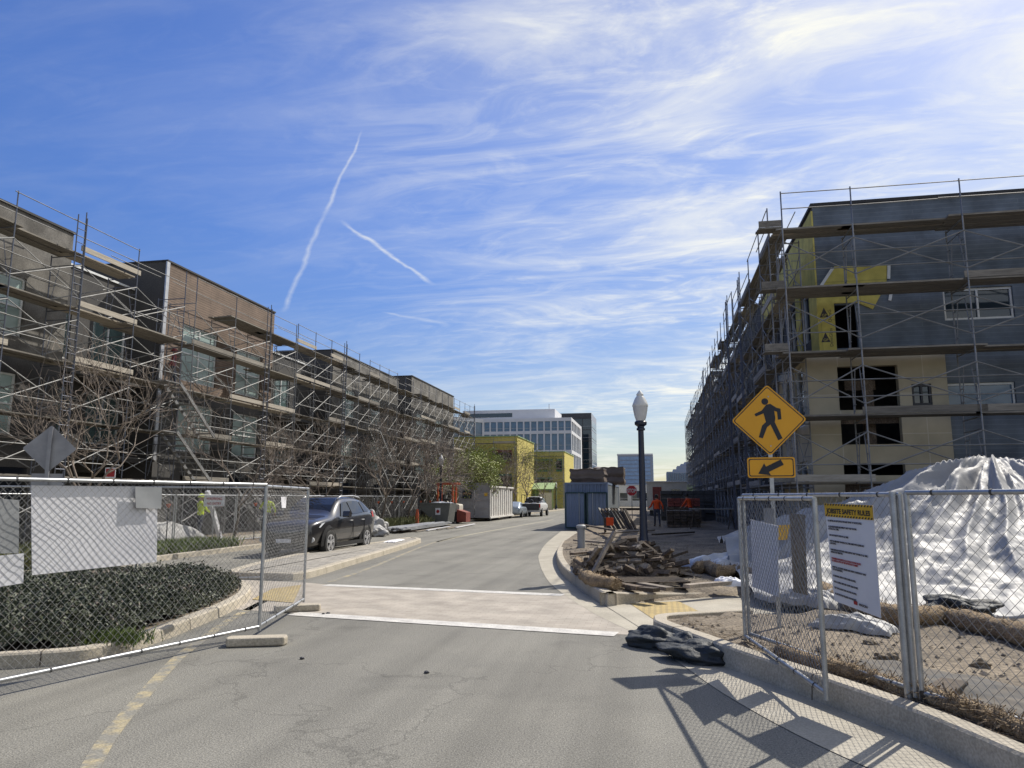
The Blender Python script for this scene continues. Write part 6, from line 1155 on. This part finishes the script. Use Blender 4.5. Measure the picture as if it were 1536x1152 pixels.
# ---------- far buildings ----------
def grid_windows(rt, o, u, nrm, wins, mat='blue_glass', depth=.3, name='window'):
    o = Vector(o); u = Vector(u); nrm = Vector(nrm)
    for h in wins:
        mb = MB(); p = lambda a, z: o+u*a-nrm*depth+Vector((0, 0, z-o.z)); mb.quad(p(h[0], h[2]), p(h[1], h[2]), p(h[1], h[3]), p(h[0], h[3]), 0)
        zc_ = (h[2]+h[3])/2
        mb.bar(p(h[0], h[2]+(h[3]-h[2])*.3)+nrm*.04, p(h[1], h[2]+(h[3]-h[2])*.3)+nrm*.04, .07, .09, 1); mb.build(name, [mat, 'steel_grey'], rt)
def yellow(label, x0, x1, y, zt_, dep, wins, boards, rail=True):
    rt = thing('sheathed_building', label, 'building', (x0, y, 0)); mb = MB(); wall_holes(mb, (x0, y, 0), (1, 0, 0), x1-x0, 0, zt_, [w[:4] for w in wins], (0, -1, 0), .3); mb.build('front_wall', 'yellow_board', rt)
    mb = MB(); mb.quad((x1, y, 0), (x1, y+dep, 0), (x1, y+dep, zt_), (x1, y, zt_)); mb.quad((x0, y, 0), (x0, y+dep, 0), (x0, y+dep, zt_), (x0, y, zt_)); mb.quad((x0, y, zt_-.4), (x1, y, zt_-.4), (x1, y+dep, zt_-.4), (x0, y+dep, zt_-.4)); mb.build('side_wall', 'yellow_board', rt)
    mb = MB(); mb.b2((x0-.1, y-.12, zt_), (x1+.1, y+.3, zt_+.1)); mb.b2((x1-.25, y+.302, zt_), (x1+.1, y+dep, zt_+.098)); mb.build('parapet', 'green_pale', rt)
    for a, b, c, d, m_ in wins:
        f = MB()
        for q0, q1 in (((a, c), (b, c)), ((a, d), (b, d)), ((a, c), (a, d)), ((b, c), (b, d))): f.bar((x0+q0[0], y-.03, q0[1]), (x0+q1[0], y-.03, q1[1]), .05, .3) if q0[1] == q1[1] else f.bar((x0+q0[0], y-.035, q0[1]+.16), (x0+q1[0], y-.035, q1[1]-.16), .3, .05)
        fr = f.build('window_surround', m_, rt); mb = MB(); mb.b2((x0+a-.2, y+.5, c-.2), (x0+b+.2, y+.55, d+.2)); mb.build('dark_room', 'interior_dark', fr)
    return rt
yellow('nearest yellow sheathed building with green taped window openings', -25.5, -17.2, 92, 9.45, 13, [(1.6, 4.2, 6.0, 7.4, 'frame_green'), (5.0, 7.6, 6.1, 7.6, 'rust_red'), (1.6, 4.2, 2.5, 4.6, 'frame_green'), (5.0, 7.6, 2.5, 4.6, 'frame_green')], None)
yellow('second yellow sheathed building farther down the street', -21.5, -14.9, 122, 9.3, 14, [(1.4, 4.6, 6.2, 8.0, 'frame_green'), (1.4, 4.6, 3.2, 5.0, 'frame_green'), (5.2, 6.2, 6.2, 8.0, 'frame_green')], None)
scaffold('short scaffold before the nearest yellow building', (-17.3, 91.6, 0), R(180), [2.7]*3, 4, 2.05, .3, wd=.9, seed=41, inner=False)
scaffold('short scaffold before the second yellow building', (-15.0, 121.6, 0), R(180), [2.2]*3, 4, 2.05, .3, wd=.9, seed=43, inner=False)
# white office block
ow = thing('office_building', 'white five storey office block with bands of blue windows', 'building', (-24.1, 215, 0)); ox0, ox1, oy, ot = -50.5, -24.1, 215, 25.1; fl = [(21.3, 24.1), (15.6, 20.4), (10.4, 14.6), (5, 9.2)]
wn = [(i*2.03+.25, i*2.03+1.85, a, b) for i in range(13) for a, b in fl]
mb = MB(); wall_holes(mb, (ox0, oy, 0), (1, 0, 0), ox1-ox0, 0, ot, wn, (0, -1, 0), .3); mb.build('front_wall', 'office_white', ow); grid_windows(ow, (ox0, oy, 0), (1, 0, 0), (0, -1, 0), wn)
wn2 = [(1+i*4.4, 1+i*4.4+3.6, a, b) for i in range(6) for a, b in fl]
mb = MB(); wall_holes(mb, (ox1, oy, 0), (0, 1, 0), 30, 0, ot, wn2, (1, 0, 0), .3); mb.quad((ox0, oy, ot-.2), (ox1, oy, ot-.2), (ox1, oy+30, ot-.2), (ox0, oy+30, ot-.2)); mb.build('side_wall', 'office_white', ow); grid_windows(ow, (ox1, oy, 0), (0, 1, 0), (1, 0, 0), wn2)
u2 = Vector((-.62, -.785, 0)).normalized(); wn3 = [(.4+i*2.9, .4+i*2.9+2.55, a, b) for i in range(8) for a, b in ((19.0, 24.0), (12, 17), (5, 10))]; n2 = Vector((-u2.y, u2.x, 0)); n2 = n2 if n2.dot(Vector((0, -1, 0))) > 0 or n2.x > 0 else -n2
mb = MB(); wall_holes(mb, (ox0, oy, 0), u2, 24, 0, ot+.02, wn3, n2, .3); mb.build('wing_wall', 'office_white', ow); grid_windows(ow, (ox0, oy, 0), u2, n2, wn3)
mb = MB(); mb.prism([(-58, oy+4), (-33.5, oy+4), (-29.5, oy+4.1), (-29.5, oy+20), (-58, oy+20)], ot-.1, 28.2); mb.build('penthouse', 'office_white', ow); mb = MB(); mb.b2((-57, oy+3.9, 26.0), (-42.5, oy+3.99, 27.2)); mb.build('louvre', 'dark_glass', ow)
mb = MB(); mb.tube((-31.5, oy+6, 28.2), (-31.5, oy+6, 30), .1); mb.build('mast', 'steel_grey', ow)
do = thing('office_building', 'dark glass slab rising behind the white office block', 'building', (-34, 258, 0)); x0, x1, y = -40, -21.9, 258
wn = [(i*3.0+.1, i*3.0+2.9, 2+k*3.9, 2+k*3.9+3.7) for i in range(6) for k in range(7)]
mb = MB(); wall_holes(mb, (x0, y, 0), (1, 0, 0), x1-x0, 0, 31.2, wn, (0, -1, 0), .12); mb.build('front_wall', 'steel_dark', do); grid_windows(do, (x0, y, 0), (1, 0, 0), (0, -1, 0), wn, 'dark_glass', .1)
mb = MB(); mb.quad((x1, y, 0), (x1, y+22, 0), (x1, y+22, 31.2), (x1, y, 31.2)); mb.quad((x0, y, 31.19), (x1, y, 31.19), (x1, y+22, 31.19), (x0, y+22, 31.19)); mb.build('side_wall', 'tower_grey', do)
wn = [(1+i*5, 1+i*5+4.2, 2+k*3.9, 2+k*3.9+3.4) for i in range(4) for k in range(7)]; grid_windows(do, (x1, y, 0), (0, 1, 0), (1, 0, 0), wn, 'blue_glass', -.05)
# distant glass tower and stepped tower
gt = thing('glass_tower', 'pale blue glass tower standing far beyond the lamp post', 'building', (-26.5, 520, 0)); x0, x1, y, h_ = -26.5, -2.6, 520, 31.0
mb = MB(); mb.b2((x0, y, 0), (x1, y+35, h_)); mb.build('core', 'tower_grey', gt); mb = MB(); mb.b2((x0-.3, y-.4, h_+.01), (x1+.3, y+35.3, h_+1)); mb.build('roof_edge', 'office_white', gt)
mb = MB()
for i in range(11): mb.b2((x0+1.6, y-.3, 1+i*2.68), (x1-1.6, y-.02, 1+i*2.68+2.1), 0)
mb.build('glazing_band', 'tower_glass', gt); mb = MB()
for i in range(11): mb.b2((x1+.02, y+1, 1+i*2.68), (x1+.3, y+34, 1+i*2.68+2.1), 0)
mb.build('glazing_band', 'tower_glass', gt)
ct = thing('stepped_tower', 'hazy blue grey stepped tower at the far right end of the street', 'building', (30, 900, 0)); mb = MB()
for i, (a, b, h_) in enumerate(((11.5, 62, 32.5), (19.3, 62, 35.5), (24, 62, 39.5), (28.5, 62, 42.0), (33, 60, 44.3))): mb.b2((a, 900+i*3, 0), (b, 960-i*3, h_))
mb.build('tower_mass', 'tower_grey', ct); mb = MB()
for i in range(18): mb.b2((12.5+i*2.7, 898.6, 2), (13.6+i*2.7, 899.98, 31))
mb.build('window_strip', 'blue_glass', ct)
# green shelter, A board, far low buildings and trees along the horizon
gsd = thing('green_shelter', 'pale green framed shelter with white panels down the street', 'shelter', (-17.6, 103, 0)); gx0, gx1, gy = -19.0, -14.3, 103
mb = MB()
for x in (gx0, (gx0+gx1)/2, gx1):
    for y in (gy, gy+4): mb.b2((x-.07, y-.07, 0), (x+.07, y+.07, 2.9))
mb.build('frame', 'green_pale', gsd); mb = MB(); mb.add([(gx0-.2, gy-.3, 3.0), (gx1+.2, gy-.3, 3.0), (gx1+.2, gy+2, 3.9), (gx0-.2, gy+2, 3.9), (gx0-.2, gy+4.3, 3.0), (gx1+.2, gy+4.3, 3.0), (gx0-.2, gy-.3, 2.9), (gx1+.2, gy-.3, 2.9)], [(0, 1, 2, 3), (3, 2, 5, 4), (6, 7, 1, 0)]); mb.build('roof', 'green_pale', gsd); mb = MB(); mb.b2((-16.2, gy-.02, .1), (gx1-.1, gy+.03, 2.5)); mb.build('white_panel', 'white_panel', gsd); mb = MB(); mb.b2((gx0+.1, gy+.5, .1), (-16.3, gy+.55, 2.8)); mb.build('back_panel', 'green_pale', gsd)
ab = thing('a_board', 'leaning grey A frame board before the green shelter', 'board', (-15.7, 99.5, 0)); mb = MB(); T5 = Matrix.Rotation(R(-10), 4, 'X'); mb.add([T5 @ Vector(v) for v in ((-.75, 0, .05), (.75, 0, .05), (.12, 0, 2.2), (-.12, 0, 2.2))], [(0, 1, 2, 3)]); mb.add([T5 @ Vector(v) for v in ((-.75, .06, .05), (.75, .06, .05), (.12, .06, 2.2), (-.12, .06, 2.2))], [(0, 1, 2, 3)]); mb.build('panel', 'sign_back', ab, local=True); mb = MB(); mb.bar((-.6, .7, .0), (0, .4, 2.1), .06, .06); mb.bar((.6, .7, .0), (0, .4, 2.1), .06, .06); mb.build('leg', 'steel_dark', ab, local=True)
for x0, x1, y, h_, m_, lab in ((-60, -22, 150, 6.5, 'stucco_dark', 'low dark building across the far cross street on the left'), (-14.2, -9.3, 150, 5.5, 'machine_cream', 'cream low building closing the street end'), (-8.8, 4.0, 160, 4.4, 'white_panel', 'long pale low building behind the container'), (4.5, 24, 140, 4.2, 'green_pale', 'pale green low building beside the right scaffolds'), (25, 70, 150, 9, 'red_brick', 'red brick building far behind the dark clad block')):
    t_ = thing('low_building', lab, 'building', (x0, y, 0)); W_ = x1-x0; wn = [(1+i*2.6, 1+i*2.6+1.6, 1.2, 2.8) for i in range(int((W_-2)/2.6))]
    mb = MB(); wall_holes(mb, (x0, y, 0), (1, 0, 0), W_, 0, h_, wn, (0, -1, 0), .2); mb.quad((x0, y, 0), (x0, y+14, 0), (x0, y+14, h_), (x0, y, h_)); mb.quad((x1, y, 0), (x1, y+14, 0), (x1, y+14, h_), (x1, y, h_)); mb.quad((x0, y, h_-.2), (x1, y, h_-.2), (x1, y+14, h_-.2), (x0, y+14, h_-.2)); mb.build('wall', m_, t_); grid_windows(t_, (x0, y, 0), (1, 0, 0), (0, -1, 0), wn, 'dark_glass', .15)
    mb = MB(); mb.b2((x0-.1, y-.15, h_), (x1+.1, y+.4, h_+.15)); mb.build('coping', 'office_white', t_)
# loose stones and grit on the roads
r2 = random.Random(77)
for i, (x, y) in enumerate(((453, 989), (1095, 812), (714, 852), (485, 922), (492, 921), (1180, 1075), (640, 1010))):
    q = P(x, y); lump('pebble', 'small stray pebble lying on the asphalt', 'pebble', (q.x, q.y), .02+.008*(i % 3), .015, 'steel_dark', i, .004, 1.2, 1, .3, 0, 'pebbles on the road') if i in (0, 3, 4, 6) else None
for o_ in COL.objects:
    if o_.type == 'MESH' and o_.parent is None and not o_.get('label') and not o_.get('kind'): print('UNTAGGED', o_.name)

mb = MB(); r2 = random.Random(50)
for i in range(5200):
    y = 4.2+22*r2.random()**1.7; x = kt(y)+.25+r2.random()**1.4*9
    if 9.5 < y < 17 and x < 6 and ramp_dist(x, y) < .2: continue
    s_ = r2.choice((.008, .012, .012, .02, .03)) if r2.random() < .97 else .05; z = dirt_z(x, y)+s_*.25; a = r2.random()*6; c, k_ = math.cos(a)*s_, math.sin(a)*s_
    mb.add([(x+c, y+k_, z), (x-k_*.8, y+c*.8, z-s_*.1), (x-c, y-k_*.9, z), (x+k_, y-c*.7, z), (x+k_*.2, y, z+s_*r2.uniform(.5, .9)), (x, y, z-s_)], [(0, 1, 4), (1, 2, 4), (2, 3, 4), (3, 0, 4)], 1 if r2.random() < .3 else 0)
tag(mb.build('gravel', ['dirt', 'wood_grey']), 'loose stones and crumbs of earth scattered over the dirt lot', 'gravel', kind='stuff')
mb = MB()
for i in range(900):
    y = 4.4+10*r2.random(); x = kt(y)+.2+abs(r2.gauss(0, .35)); a = r2.random()*3.14; l_ = r2.uniform(.03, .11); z = dirt_z(x, y)+.012
    if 9.5 < y < 17 and ramp_dist(x, y) < .2: continue
    dx, dy = math.cos(a)*l_, math.sin(a)*l_; mb.add([(x-dx, y-dy, z), (x-dx+.004, y-dy+.004, z+.004), (x+dx+.004, y+dy, z+.02), (x+dx, y+dy, z+.018)], [(0, 1, 2, 3)])
tag(mb.build('straw_litter', 'wattle'), 'straw litter fallen from the wattle behind the near kerb', 'straw', kind='stuff')
